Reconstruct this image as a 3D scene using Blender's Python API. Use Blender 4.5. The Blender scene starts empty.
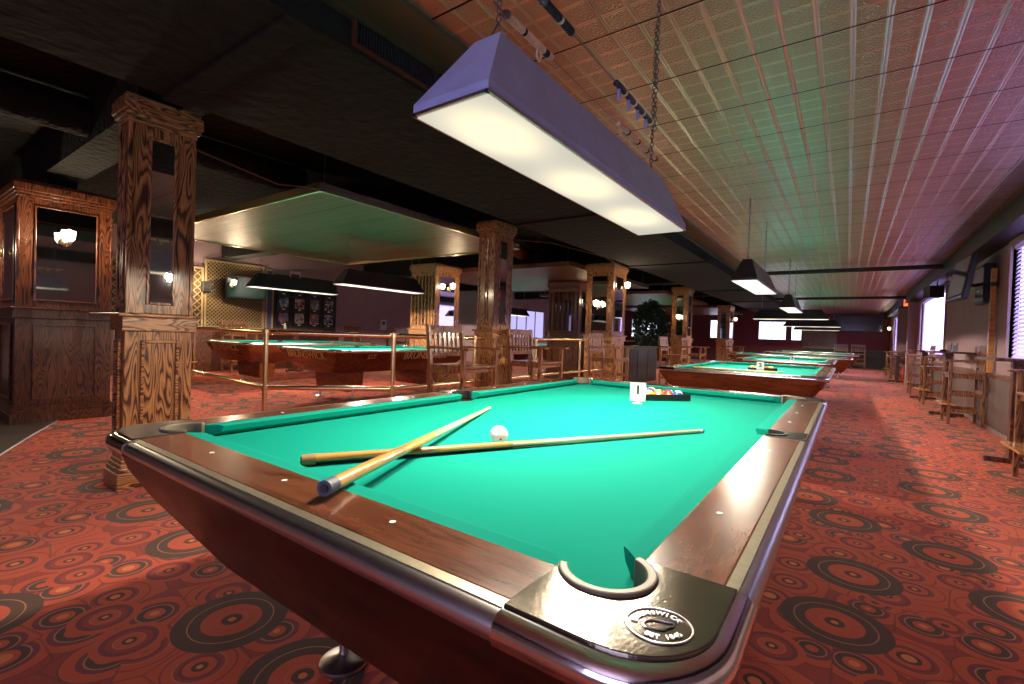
import bpy, bmesh, math, random
from mathutils import Vector, Matrix
PI = math.pi
random.seed(7)
S = bpy.context.scene
COL = S.collection

# ------------------------------------------------------------------ camera
CAMP = (0.893482787, -0.588291461, 1.10376155)
YAW, PITCH, ROLL, FPX = 0.616802457, -0.0161421825, 0.0345610296, 474.02
cam_d = bpy.data.cameras.new('camera')
cam = bpy.data.objects.new('camera', cam_d)
COL.objects.link(cam)
F = Vector((-math.sin(YAW)*math.cos(PITCH), math.cos(YAW)*math.cos(PITCH), math.sin(PITCH)))
R0 = Vector((math.cos(YAW), math.sin(YAW), 0))
U0 = R0.cross(F)
R1 = R0*math.cos(ROLL)+U0*math.sin(ROLL)
U1 = U0*math.cos(ROLL)-R0*math.sin(ROLL)
m = Matrix((R1, U1, -F)).transposed().to_4x4()
m.translation = Vector(CAMP)
cam.matrix_world = m
cam_d.sensor_width = 36.0
cam_d.lens = FPX/1024*36.0
cam_d.clip_start = 0.02
cam_d.clip_end = 100
S.camera = cam
# ------------------------------------------------------------------ world, exposure
w = bpy.data.worlds.new('world'); S.world = w; w.use_nodes = True
w.node_tree.nodes['Background'].inputs[0].default_value = (0.5, 0.5, 0.8, 1)
w.node_tree.nodes['Background'].inputs[1].default_value = 0.3
S.view_settings.view_transform = 'Standard'
S.view_settings.look = 'None'
S.view_settings.gamma = 1
S.view_settings.exposure = 0.46
S.view_settings.use_curve_mapping = False
LAMP_W = 110.0        # one bulb of a table lamp
WIN_E = 3.6          # daylight behind the blinds
WARM = (1.0, 0.86, 0.66)
DAY = (0.66, 0.62, 1.0)

# ------------------------------------------------------------------ material nodes
class N:
    def __init__(s, name):
        s.m = bpy.data.materials.new(name); s.m.use_nodes = True
        s.t = s.m.node_tree; s.b = s.t.nodes['Principled BSDF']
        s.out = s.t.nodes['Material Output']
    def n(s, typ, **kw):
        x = s.t.nodes.new(typ)
        for k, v in kw.items(): setattr(x, k, v)
        return x
    def l(s, a, b): s.t.links.new(a, b)
    def put(s, sock, v):
        if isinstance(v, bpy.types.NodeSocket): s.l(v, sock)
        elif isinstance(v, (tuple, list)) and len(v) == 3 and sock.type == 'RGBA': sock.default_value = (*v, 1)
        else: sock.default_value = v
    def math(s, op, a, b=0.0, c=0.0):
        x = s.n('ShaderNodeMath', operation=op); s.put(x.inputs[0], a); s.put(x.inputs[1], b); s.put(x.inputs[2], c)
        return x.outputs[0]
    def add(s, a, b): return s.math('ADD', a, b)
    def mul(s, a, b): return s.math('MULTIPLY', a, b)
    def sub(s, a, b): return s.math('SUBTRACT', a, b)
    def lt(s, a, b): return s.math('LESS_THAN', a, b)
    def gt(s, a, b): return s.math('GREATER_THAN', a, b)
    def band(s, x, a, b): return s.mul(s.gt(x, a), s.lt(x, b))
    def ss(s, x, a, b):
        q = s.n('ShaderNodeMapRange', interpolation_type='SMOOTHSTEP'); s.put(q.inputs[0], x)
        q.inputs[1].default_value = a; q.inputs[2].default_value = b; return q.outputs[0]
    def co(s, kind='Object'):
        c = s.n('ShaderNodeTexCoord'); return c.outputs[kind]
    def sep(s, v):
        q = s.n('ShaderNodeSeparateXYZ'); s.l(v, q.inputs[0]); return q.outputs
    def comb(s, x, y, z):
        q = s.n('ShaderNodeCombineXYZ'); s.put(q.inputs[0], x); s.put(q.inputs[1], y); s.put(q.inputs[2], z); return q.outputs[0]
    def noise(s, v, scale, det=2.0, rough=.5, dist=0.0):
        q = s.n('ShaderNodeTexNoise'); s.l(v, q.inputs['Vector']); q.inputs['Scale'].default_value = scale
        q.inputs['Detail'].default_value = det; q.inputs['Roughness'].default_value = rough; q.inputs['Distortion'].default_value = dist
        return q.outputs[0]
    def mix(s, f, a, b):
        q = s.n('ShaderNodeMix', data_type='RGBA'); s.put(q.inputs[0], f); s.put(q.inputs[6], a); s.put(q.inputs[7], b); return q.outputs[2]
    def ramp(s, f, stops, const=False):
        q = s.n('ShaderNodeValToRGB'); s.l(f, q.inputs[0]); e = q.color_ramp.elements
        if const: q.color_ramp.interpolation = 'CONSTANT'
        while len(e) < len(stops): e.new(.5)
        for i, (p, c) in enumerate(stops): e[i].position = p; e[i].color = (*c, 1)
        return q.outputs[0]
    def bump(s, h, dist=.01, st=1.0):
        q = s.n('ShaderNodeBump'); s.l(h, q.inputs['Height']); q.inputs['Distance'].default_value = dist; q.inputs['Strength'].default_value = st
        s.l(q.outputs[0], s.b.inputs['Normal'])
    def set(s, **kw):
        for k, v in kw.items(): s.put(s.b.inputs[k.replace('_', ' ')], v)
        return s.m

def plain(name, c, rough=.5, metal=0.0, coat=0.0, var=.12, scale=30, bump=0.0):
    q = N(name); o = q.co(); nz = q.noise(o, scale, 3)
    c2 = tuple(max(0, x*(1-var*2)) for x in c)
    q.set(Base_Color=q.mix(nz, c2, tuple(min(1, x*(1+var)) for x in c)), Roughness=rough, Metallic=metal, Coat_Weight=coat)
    if bump: q.bump(nz, bump)
    return q.m

def oak(name, light, mid, dark, rough=.32, grain='z', freq=1.0):
    q = N(name); x, y, z = q.sep(q.co())
    if grain == 'z': v = q.comb(q.mul(x, 6), q.mul(y, 6), q.mul(z, .85))
    elif grain == 'x': v = q.comb(q.mul(x, 1.3), q.mul(y, 6), q.mul(z, 6))
    else: v = q.comb(q.mul(x, 6), q.mul(y, 1.3), q.mul(z, 6))
    n1 = q.noise(v, 1.7*freq, 1.5, .45, .25)
    fr = q.math('FRACT', q.mul(n1, 17))
    n2 = q.noise(v, 14, 3, .6)
    c = q.ramp(q.add(fr, q.mul(q.sub(n2, .5), .5)), [(0, dark), (.16, dark), (.34, mid), (.7, light), (.93, mid), (1, dark)])
    fine = q.noise(v, 40, 2, .6)
    c = q.mix(q.mul(fine, .35), c, dark)
    q.bump(q.add(fr, fine), .0012, .4)
    return q.set(Base_Color=c, Roughness=rough, Coat_Weight=.35, Coat_Roughness=.12)

M = {}
M['oak'] = oak('oak', (.60, .29, .10), (.36, .14, .048), (.055, .018, .009))
M['oakx'] = oak('oak_across', (.60, .29, .10), (.36, .14, .048), (.055, .018, .009), grain='y')
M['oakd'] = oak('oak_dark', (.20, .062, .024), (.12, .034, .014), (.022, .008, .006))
M['chairwood'] = oak('chair_wood', (.38, .16, .065), (.25, .09, .038), (.06, .02, .010), rough=.35, freq=.8)
M['wall_wood'] = oak('wall_wood', (.24, .12, .05), (.16, .08, .035), (.06, .03, .015))
def rosewood(name, g, a=(.15, .048, .022), b=(.085, .026, .013), d=(.025, .007, .004), r0=.16):
    q = N(name); x, y, z = q.sep(q.co())
    v = q.comb(q.mul(x, 1.6 if g == 'x' else 11), q.mul(y, 1.6 if g == 'y' else 11), q.mul(z, 8))
    n1 = q.noise(v, 2.4, 5, .62, .9); n2 = q.noise(v, 16, 3, .6)
    f = q.add(q.mul(n1, .75), q.mul(n2, .25))
    n3 = q.noise(q.co(), 9, 4, .6)
    q.bump(n2, .0006, .25)
    return q.set(Base_Color=q.ramp(f, [(.32, d), (.45, b), (.60, a), (.75, b)]), Roughness=q.add(r0, q.mul(n3, .16)), Coat_Weight=.35 if r0 < .2 else .10, Coat_Roughness=.07, Specular_IOR_Level=.22)
M['rosex'] = rosewood('rosewood_x', 'x'); M['rosey'] = rosewood('rosewood_y', 'y')
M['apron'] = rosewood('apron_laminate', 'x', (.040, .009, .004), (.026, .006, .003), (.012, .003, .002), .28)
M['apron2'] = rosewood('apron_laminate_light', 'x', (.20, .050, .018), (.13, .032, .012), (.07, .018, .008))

def cloth(name, c):
    q = N(name); o = q.co(); n1 = q.noise(o, 900, 2); n2 = q.noise(o, 5, 4, .6)
    n3 = q.noise(o, 60, 2)
    spk = q.gt(n3, .80)
    cc = q.mix(q.mul(n2, .30), c, tuple(min(1, x*1.0+.02) for x in c))
    cc = q.mix(q.mul(spk, .04), cc, (.6, .9, .8))
    q.bump(n1, .0006, .35)
    return q.set(Base_Color=cc, Roughness=.95, Specular_IOR_Level=.05)
M['cloth'] = cloth('green_cloth', (.001, .25, .19))
M['chrome'] = plain('chrome', (.75, .74, .78), .12, 1.0, var=.03, scale=60)
M['chrome_s'] = plain('brushed_trim', (.62, .60, .62), .30, 1.0, var=.05, scale=90)
def worn(name, c, r0=.18, r1=.42):
    q = N(name); o = q.co(); n = q.noise(o, 18, 5, .65, .6); n2 = q.noise(o, 260, 3, .6)
    q.bump(n2, .0006, .3)
    sc = q.noise(q.comb(q.mul(q.sep(o)[0], 60), q.mul(q.sep(o)[1], 420), 0), 1.0, 3, .7)
    return q.set(Base_Color=q.mix(n, tuple(x*.6 for x in c), c), Metallic=.92, Roughness=q.add(q.add(r0, q.mul(n, r1-r0)), q.mul(sc, .1)))
M['casting'] = worn('worn_casting', (.20, .175, .14), .05, .12)
M['strip'] = plain('brass_strip', (.42, .38, .27), .38, .75, var=.12, scale=80)
M['liner'] = plain('grey_brown_rubber', (.15, .12, .085), .5, var=.1)
M['black'] = plain('black_leather', (.008, .008, .009), .6, var=.2)
M['blackmetal'] = plain('black_metal', (.012, .011, .014), .45, .0, var=.2)
M['rubber'] = plain('blue_grey_rubber', (.06, .07, .12), .55, var=.2, scale=120)
M['white'] = plain('white_paper', (.62, .64, .64), .6, var=.02)
M['numeral'] = plain('dark_olive_print', (.02, .03, .015), .7, var=.1)
M['ivory'] = plain('ivory_dot', (.85, .80, .72), .4, var=.03)
M['brass'] = plain('brass', (.95, .74, .42), .27, 1.0, var=.08)
M['goldletter'] = plain('gold_lettering', (.58, .31, .12), .45, .0, var=.1)
M['glass_dark'] = plain('mirror_glass', (.55, .56, .58), .03, 1.0, var=.02)
def clear():
    q = N('clear_glass')
    return q.set(Base_Color=(.85, .9, .9), Roughness=.06, Transmission_Weight=.6, IOR=1.3)
M['clear'] = clear()
def carpet():
    q = N('ring_carpet'); x, y, z = q.sep(q.co())
    v = q.comb(x, y, 0)
    def vor(scale, rnd, off=0.0):
        k = q.n('ShaderNodeTexVoronoi', voronoi_dimensions='2D', feature='F1'); q.l(q.comb(q.add(x, off), q.add(y, off*.7), 0), k.inputs['Vector'])
        k.inputs['Scale'].default_value = scale; k.inputs['Randomness'].default_value = rnd
        return q.math('DIVIDE', k.outputs['Distance'], scale), q.sep(k.outputs['Color'])
    def edge(scale, rnd):
        k = q.n('ShaderNodeTexVoronoi', voronoi_dimensions='2D', feature='DISTANCE_TO_EDGE'); q.l(v, k.inputs['Vector'])
        k.inputs['Scale'].default_value = scale; k.inputs['Randomness'].default_value = rnd
        return q.math('DIVIDE', k.outputs[0], scale)
    RED = (.74, .090, .020); RED2 = (.46, .036, .018); DK = (.085, .034, .015); PUR = (.24, .026, .036); OR = (.95, .24, .06); TAN = (.60, .22, .08)
    d, c = vor(4.6, .85)
    dn = q.add(d, q.mul(q.sub(c[0], .5), .030))
    A = q.ramp(q.mul(dn, 6), [(0, OR), (.07, DK), (.15, RED), (.29, PUR), (.36, RED2), (.43, TAN), (.455, RED), (.62, RED2), (.66, RED)], True)
    B = q.ramp(q.mul(dn, 6), [(0, OR), (.09, RED), (.20, DK), (.33, TAN), (.36, PUR), (.47, RED), (.70, DK), (.72, RED2)], True)
    base = q.mix(q.gt(c[1], .5), A, B)
    e = edge(4.6, .85)
    base = q.mix(q.mul(q.lt(e, .004), .45), base, DK)
    # middle discs drawn over the small ones
    d2, c2 = vor(2.9, .9, 3.3)
    C2 = q.ramp(q.mul(d2, 8), [(0, OR), (.08, DK), (.17, RED), (.34, TAN), (.37, RED2), (.52, PUR), (.66, RED), (.86, DK), (.90, RED)], True)
    base = q.mix(q.mul(q.lt(d2, .108), q.gt(c2[1], .35)), base, C2)
    d3, c3 = vor(1.55, .55, 7.1)
    D = (.080, .036, .015)
    C3 = q.ramp(q.mul(d3, 5), [(0, OR), (.07, DK), (.17, RED), (.24, TAN), (.255, RED), (.50, D), (.685, TAN), (.71, D), (.97, D)], True)
    base = q.mix(q.mul(q.lt(d3, .190), q.gt(c3[0], .12)), base, C3)
    wv = q.math('SINE', q.mul(x, 900)); wh = q.math('SINE', q.mul(y, 900))
    fz = q.noise(v, 420, 2)
    base = q.mix(q.mul(fz, .3), base, (.20, .026, .012))
    q.bump(q.add(fz, q.mul(q.mul(wv, wh), .3)), .004, .5)
    return q.set(Base_Color=base, Roughness=.95, Sheen_Weight=.1)
M['carpet'] = carpet()
def tin(name, col, rough=.30):
    q = N(name); x, y, z = q.sep(q.co()); P_ = .152
    def tri(a, off=0.0):                       # distance to nearest grid line, metres
        f = q.math('FRACT', q.add(q.math('DIVIDE', q.add(a, off), P_), 100.5))
        return q.mul(q.math('ABSOLUTE', q.sub(f, .5)), P_)
    tx = tri(x, -.09); ty = tri(y, .02)
    def bead(t, c, wdt): return q.math('MAXIMUM', q.sub(1.0, q.math('DIVIDE', q.math('ABSOLUTE', q.sub(t, c)), wdt)), 0.0)
    rib = q.math('POWER', bead(tx, .008, .007), .5)
    ribY = q.mul(q.math('POWER', bead(ty, .008, .006), .5), .45)
    # embossed leaf medallion inside each tile
    u = q.sub(q.math('FRACT', q.add(q.math('DIVIDE', q.sub(x, .09), P_), 100)), .5)
    v = q.sub(q.math('FRACT', q.add(q.math('DIVIDE', q.add(y, .02), P_), 100)), .5)
    au = q.math('ABSOLUTE', u); av = q.math('ABSOLUTE', v)
    r = q.math('SQRT', q.add(q.mul(u, u), q.mul(v, v)))
    ang = q.math('ARCTAN2', av, au)
    pet = q.math('SINE', q.add(q.mul(r, 38), q.mul(q.math('SINE', q.mul(ang, 8)), 1.6)))
    inb = q.mul(q.lt(au, .40), q.lt(av, .40))
    vo = q.n('ShaderNodeTexVoronoi', voronoi_dimensions='2D'); q.l(q.comb(au, av, 0), vo.inputs['Vector']); vo.inputs['Scale'].default_value = 11
    med = q.mul(q.add(q.mul(pet, .18), q.mul(vo.outputs['Distance'], .55)), inb)
    big = q.noise(q.co(), 1.6, 3)
    h = q.add(q.math('MAXIMUM', rib, ribY), med)
    q.bump(h, .0050, .75)
    f2 = q.math('FRACT', q.add(q.math('DIVIDE', q.add(y, .02), P_*4), 100.5))
    seam = q.lt(q.mul(q.math('ABSOLUTE', q.sub(f2, .5)), P_*4), .007)
    flat = q.ss(q.math('MINIMUM', tx, ty), .004, .016)
    c = q.mix(flat, tuple(k*1.25 for k in col), col)
    c = q.mix(q.mul(med, .5), c, tuple(k*.55 for k in col))
    c = q.mix(seam, c, (.02, .012, .010))
    return q.set(Base_Color=c, Metallic=1.0, Roughness=q.add(rough, q.mul(big, .12)))
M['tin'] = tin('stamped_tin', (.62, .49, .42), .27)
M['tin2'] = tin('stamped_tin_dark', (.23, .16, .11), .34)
M['tinborder'] = plain('tin_border', (.10, .075, .05), .4, .5, var=.15, scale=6)
M['darkceil'] = plain('black_sprayed_ceiling', (.004, .003, .003), .98, var=.5, scale=14, bump=.05)
M['soffit'] = plain('dark_soffit', (.007, .004, .003), .98, var=.45, scale=9, bump=.02)
M['duct'] = plain('painted_duct', (.030, .014, .009), .5, var=.4, scale=4)
M['redbeam'] = plain('red_brown_beam', (.10, .020, .012), .55, var=.4, scale=5)
M['purplewall'] = plain('mauve_wall', (.36, .23, .26), .7, var=.08, scale=3, bump=.001)
M['burgundy'] = plain('burgundy_wall', (.17, .030, .035), .7, var=.15, scale=2)
M['lowerwall'] = plain('grey_brown_wainscot', (.13, .085, .08), .5, var=.1, scale=3)
M['darkwain'] = plain('dark_wainscot', (.035, .030, .026), .6, var=.2)
M['tile'] = plain('dark_slate_tile', (.060, .040, .030), .5, var=.4, scale=3, bump=.004)
M['pale_trim'] = plain('pale_metal_trim', (.45, .42, .46), .35, .6)
def emit(name, c, e):
    q = N(name); q.set(Base_Color=(0, 0, 0), Emission_Color=c, Emission_Strength=e); return q.m
M['sky'] = emit('daylight_pane', DAY, WIN_E)
M['sky_front'] = emit('daylight_pane_street', DAY, WIN_E*1.15)
M['sky_side'] = emit('daylight_pane_side', DAY, WIN_E*1.8)
M['sky_far'] = emit('daylight_pane_far', (.70, .74, 1.0), 3.2)
M['sky_dim'] = emit('daylight_pane_dim', (.55, .50, 1.0), .8)
M['bulb'] = emit('glowing_bulb', (1, .84, .58), 18.0)
M['litglass'] = emit('lit_frosted_glass', (1, .82, .55), 5.0)
M['exit'] = emit('exit_sign_face', (1, .12, .04), 2.0)
def blindmat():
    q = N('white_blind_slat'); d = q.n('ShaderNodeBsdfDiffuse'); d.inputs[0].default_value = (.75, .70, .82, 1)
    t_ = q.n('ShaderNodeBsdfTranslucent'); t_.inputs[0].default_value = (.80, .72, .88, 1)
    mx = q.n('ShaderNodeMixShader'); mx.inputs[0].default_value = .55
    q.l(d.outputs[0], mx.inputs[1]); q.l(t_.outputs[0], mx.inputs[2]); q.l(mx.outputs[0], q.out.inputs[0]); return q.m
M['blind'] = blindmat()
def diffuser(nm='lamp_diffuser', gain=1.0):
    q = N(nm); x, y, z = q.sep(q.co())
    # three bulbs behind the frosted panel, at y = -0.57, 0, 0.57
    g = 0.0
    for c in (-.65, -.10, .46):
        dy = q.math('DIVIDE', q.sub(y, c), .17); dx = q.math('DIVIDE', x, .10)
        g = q.add(q.math('EXPONENT', q.mul(q.add(q.mul(dx, dx), q.mul(dy, dy)), -1)), g)
    em = q.n('ShaderNodeEmission'); q.l(q.mix(g, (.98, .93, .78), (1, .80, .44)), em.inputs[0]); q.l(q.mul(q.add(.46, q.mul(g, .75)), gain), em.inputs[1])
    q.l(em.outputs[0], q.out.inputs[0]); return q.m
M['diffuser'] = diffuser()
M['diffuser2'] = diffuser('lamp_diffuser_bright', 2.2)
M['shade_in'] = plain('white_enamel', (.80, .78, .74), .5, var=.03)
M['shade'] = plain('daylight_tinted_enamel', (.42, .48, .88), .42, .1, coat=.2, var=.15, scale=8)  # blue window light on a dark grey shade, put into its base colour
M['shade_black'] = plain('black_enamel', (.02, .02, .028), .4, .1, coat=.2, var=.15)
def blond(name, a, b, d):
    q = N(name); x, y, z = q.sep(q.co()); v = q.comb(q.mul(x, 3), q.mul(y, 60), q.mul(z, 60))
    n1 = q.noise(v, 1.5, 4, .6, .5)
    return q.set(Base_Color=q.ramp(n1, [(.3, d), (.5, b), (.7, a)]), Roughness=.25, Coat_Weight=.5)
M['maple'] = blond('maple', (.80, .60, .40), (.72, .50, .30), (.55, .34, .18))
M['butt'] = blond('cue_butt', (.70, .34, .09), (.60, .26, .06), (.30, .10, .03))
M['rosebutt'] = blond('cue_butt_dark', (.16, .05, .02), (.09, .03, .014), (.03, .010, .006))
def butt2():
    q = N('two_tone_butt'); x, y, z = q.sep(q.co()); n1 = q.noise(q.comb(q.mul(x, 3), q.mul(y, 60), q.mul(z, 60)), 1.5, 4, .6, .5)
    c = q.ramp(n1, [(.3, (.30, .10, .03)), (.5, (.60, .26, .06)), (.7, (.70, .34, .09))])
    return q.set(Base_Color=q.mix(q.lt(y, -.0015), c, (.02, .010, .008)), Roughness=.25, Coat_Weight=.5)
M['butt2'] = butt2()
M['buttcap'] = plain('tan_bumper', (.36, .20, .09), .5)
M['ferrule'] = plain('white_ferrule', (.85, .84, .80), .3, var=.02)
M['wbead'] = plain('wooden_bead', (.92, .74, .54), .35, var=.15, scale=60)
M['bbead'] = plain('blue_black_bead', (.02, .022, .05), .3, var=.2)
M['bluetag'] = plain('pale_blue_tag', (.35, .45, .85), .35, var=.05)
M['steel'] = plain('blue_steel', (.20, .22, .30), .3, .9)
M['leaf'] = plain('dark_leaf', (.012, .05, .022), .6, var=.5, scale=20)
M['lattice'] = plain('gold_lattice', (.42, .29, .15), .45, .2, var=.1)
M['lattice_blue'] = plain('blue_lattice', (.12, .20, .60), .45, var=.1)
M['latticeback'] = plain('brown_backboard', (.10, .055, .03), .8, var=.2)
M['screen'] = plain('dark_screen', (.03, .035, .045), .12, var=.2)
M['plastic'] = plain('black_plastic', (.006, .006, .008), .45, var=.2)

# ------------------------------------------------------------------ mesh helpers
def xf(p, mt): return mt @ Vector(p) if mt else Vector(p)
class MB:
    def __init__(s): s.b = bmesh.new(); s.smooth = False
    def face(s, pts):
        try: return s.b.faces.new([s.b.verts.new(p) for p in pts])
        except ValueError: return None
    def box(s, x0, x1, y0, y1, z0, z1, mt=None):
        v = [s.b.verts.new(xf((x, y, z), mt)) for x in (x0, x1) for y in (y0, y1) for z in (z0, z1)]
        for f in ((0, 1, 3, 2), (4, 6, 7, 5), (0, 4, 5, 1), (2, 3, 7, 6), (0, 2, 6, 4), (1, 5, 7, 3)): s.b.faces.new([v[i] for i in f])
        return s
    def loft(s, rings, cap=True, close=False):
        R_ = [[s.b.verts.new(p) for p in r] for r in rings]; n = len(R_[0])
        for i in range(len(R_)-(0 if close else 1)):
            a, b = R_[i], R_[(i+1) % len(R_)]
            for k in range(n):
                s.b.faces.new([a[k], a[(k+1) % n], b[(k+1) % n], b[k]])
        if cap and not close:
            s.b.faces.new(R_[0][::-1]); s.b.faces.new(R_[-1])
        return s
    def tube(s, pts, r, n=8, r2=None):
        pts = [Vector(p) for p in pts]; rings = []
        for i, p in enumerate(pts):
            d = (pts[min(i+1, len(pts)-1)]-pts[max(i-1, 0)]).normalized()
            a = Vector((0, 0, 1)) if abs(d.z) < .9 else Vector((1, 0, 0))
            u = d.cross(a).normalized(); v = d.cross(u)
            rr = r if r2 is None else r+(r2-r)*i/(len(pts)-1)
            if isinstance(r, (list, tuple)): rr = r[i]
            rings.append([p+u*math.cos(2*PI*k/n)*rr+v*math.sin(2*PI*k/n)*rr for k in range(n)])
        return s.loft(rings)
    def lathe(s, prof, n=24, c=(0, 0, 0), mt=None):
        rings = []
        for r, z in prof: rings.append([xf((c[0]+r*math.cos(2*PI*k/n), c[1]+r*math.sin(2*PI*k/n), c[2]+z), mt) for k in range(n)])
        return s.loft(rings)
    def prism(s, poly, z0, z1, mt=None, tri=True):
        a = [s.b.verts.new(xf((x, y, z0), mt)) for x, y in poly]; b = [s.b.verts.new(xf((x, y, z1), mt)) for x, y in poly]
        n = len(poly); f1 = s.b.faces.new(a[::-1]); f2 = s.b.faces.new(b)
        for i in range(n): s.b.faces.new([a[i], a[(i+1) % n], b[(i+1) % n], b[i]])
        if tri: bmesh.ops.triangulate(s.b, faces=[f1, f2])
        return s
    def band(s, inner, outer, z0, z1):
        # flat plate between two matched open paths
        n = len(inner)
        L = [0]
        for i in range(1, len(outer)): L.append(L[-1]+math.hypot(outer[i][0]-outer[i-1][0], outer[i][1]-outer[i-1][1]))
        o2 = []
        for k in range(n):
            t_ = L[-1]*k/(n-1); i = 1
            while i < len(L)-1 and L[i] < t_: i += 1
            f_ = (t_-L[i-1])/max(1e-9, L[i]-L[i-1]); o2.append((outer[i-1][0]+(outer[i][0]-outer[i-1][0])*f_, outer[i-1][1]+(outer[i][1]-outer[i-1][1])*f_))
        return s.loft([[(inner[k][0], inner[k][1], z0), (o2[k][0], o2[k][1], z0), (o2[k][0], o2[k][1], z1), (inner[k][0], inner[k][1], z1)] for k in range(n)])
    def sphere(s, c, r, seg=16, rings=10, sc=(1, 1, 1)):
        mt = Matrix.Translation(c) @ Matrix.Diagonal((*[r*k for k in sc], 1))
        bmesh.ops.create_uvsphere(s.b, u_segments=seg, v_segments=rings, radius=1, matrix=mt); return s
    def torus(s, c, R_, r, mt=None, n=10, k=5, sc=(1, 1)):
        rings = []
        for i in range(n):
            a = 2*PI*i/n; cx, cy = math.cos(a), math.sin(a)
            ring = []
            for j in range(k):
                b = 2*PI*j/k; q = R_+r*math.cos(b)
                p = Vector((cx*q*sc[0], cy*q*sc[1], r*math.sin(b)))
                if mt: p = mt @ p
                ring.append(p+Vector(c))
            rings.append(ring)
        return s.loft(rings, close=True)
    def build(s, name, mat, parent=None, smooth=False, bevel=0.0, seg=2):
        bmesh.ops.recalc_face_normals(s.b, faces=s.b.faces[:])
        me = bpy.data.meshes.new(name); s.b.to_mesh(me); s.b.free()
        if mat: me.materials.append(mat)
        if smooth:
            for p in me.polygons: p.use_smooth = True
        o = bpy.data.objects.new(name, me); COL.objects.link(o)
        if parent: o.parent = parent
        if bevel:
            k = o.modifiers.new('bevel', 'BEVEL'); k.width = bevel; k.segments = seg; k.limit_method = 'ANGLE'; k.angle_limit = .6
        if smooth:
            k = o.modifiers.new('edges', 'EDGE_SPLIT'); k.split_angle = .7
        return o
def tag(o, label, cat, group=None, kind=None):
    o['label'] = label; o['category'] = cat
    if group: o['group'] = group
    if kind: o['kind'] = kind
    return o
def thing(name, label, cat, loc=(0, 0, 0), rz=0, group=None):
    o = bpy.data.objects.new(name, None); COL.objects.link(o); o.location = loc; o.rotation_euler = (0, 0, rz)
    o.empty_display_size = .1
    return tag(o, label, cat, group)
def struct(mb, name, mat, **kw):
    o = mb.build(name, mat, **kw); o['kind'] = 'structure'; return o
def kids(o): return [c for c in bpy.data.objects if c.parent is o]
def dup(root, loc, rz=0, label=None, group=None, skip=()):
    def cp(o, par):
        c = o.copy(); COL.objects.link(c); c.parent = par
        for ch in kids(o):
            if ch.name.split('.')[0] not in skip: cp(ch, c)
        return c
    r = cp(root, None); r.location = loc; r.rotation_euler = (0, 0, rz)
    if label: r['label'] = label
    if group: r['group'] = group
    return r
def rrect(hx, hy, r, z, n=6):
    out = []
    for cx, cy, a0 in ((hx-r, hy-r, 0), (-hx+r, hy-r, 90), (-hx+r, -hy+r, 180), (hx-r, -hy+r, 270)):
        for k in range(n+1):
            a = math.radians(a0+90*k/n); out.append(Vector((cx+r*math.cos(a), cy+r*math.sin(a), z)))
    return out
def text_geo(mb, s, size, ext, mt, align='CENTER', bold=.02):
    cu = bpy.data.curves.new('txt', 'FONT'); cu.body = s; cu.offset = size*bold; cu.size = size; cu.extrude = ext; cu.align_x = align; cu.align_y = 'CENTER'
    cu.resolution_u = 3
    ob = bpy.data.objects.new('txt', cu); COL.objects.link(ob)
    dg = bpy.context.evaluated_depsgraph_get(); me = bpy.data.meshes.new_from_object(ob.evaluated_get(dg))
    vs = [mb.b.verts.new(mt @ v.co) for v in me.vertices]
    for p in me.polygons:
        try: mb.b.faces.new([vs[i] for i in p.vertices])
        except ValueError: pass
    bpy.data.objects.remove(ob); bpy.data.meshes.remove(me); bpy.data.curves.remove(cu)
def frame3(o, x, y):      # matrix from origin and x,y axes
    x = Vector(x).normalized(); y = Vector(y); z = x.cross(y).normalized(); y = z.cross(x)
    mm = Matrix((x, y, z)).transposed().to_4x4(); mm.translation = Vector(o); return mm

# ------------------------------------------------------------------ room
XR, XL, YB, YF, ZT, ZD = 2.55, -11.2, 29.0, -4.0, 2.75, 3.05
struct(MB().box(XL, XR, YF, YB, -.1, 0), 'floor', M['carpet'])
arc = [(-3.7, -4.0), (-3.75, -1.3), (-3.95, -.5), (-4.55, .13), (-5.25, .415), (-6.13, .80), (-7.2, 1.05), (-11.19, 1.2), (-11.19, -4.0)]
struct(MB().prism(arc, .0, .006), 'floor_slate', M['tile'])
struct(MB().tube([(x, y, .006) for x, y in arc[:8]], .008, 6), 'trim_1', M['pale_trim'])
struct(MB().box(-.98, 2.04, YF, YB, ZT, ZT+.1), 'ceiling', M['tin'])
tb = MB().box(-1.26, -.98, YF, YB, ZT-.015, ZT+.1).box(-1.00, -.96, YF, YB, ZT-.03, ZT).box(-1.28, -1.24, YF, YB, ZT-.04, ZT)
struct(tb, 'trim_2', M['tinborder'])
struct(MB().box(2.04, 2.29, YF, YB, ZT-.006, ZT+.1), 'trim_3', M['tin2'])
struct(MB().box(2.028, 2.046, YF, YB, ZT-.014, ZT), 'trim_4', M['pale_trim'])
struct(MB().box(2.29, XR, YF, YB, 2.50, ZT+.1), 'trim_5', M['blackmetal'])
struct(MB().box(XL, -2.7, YF, YB, ZD, ZD+.1), 'ceiling_left', M['darkceil'])
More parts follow.
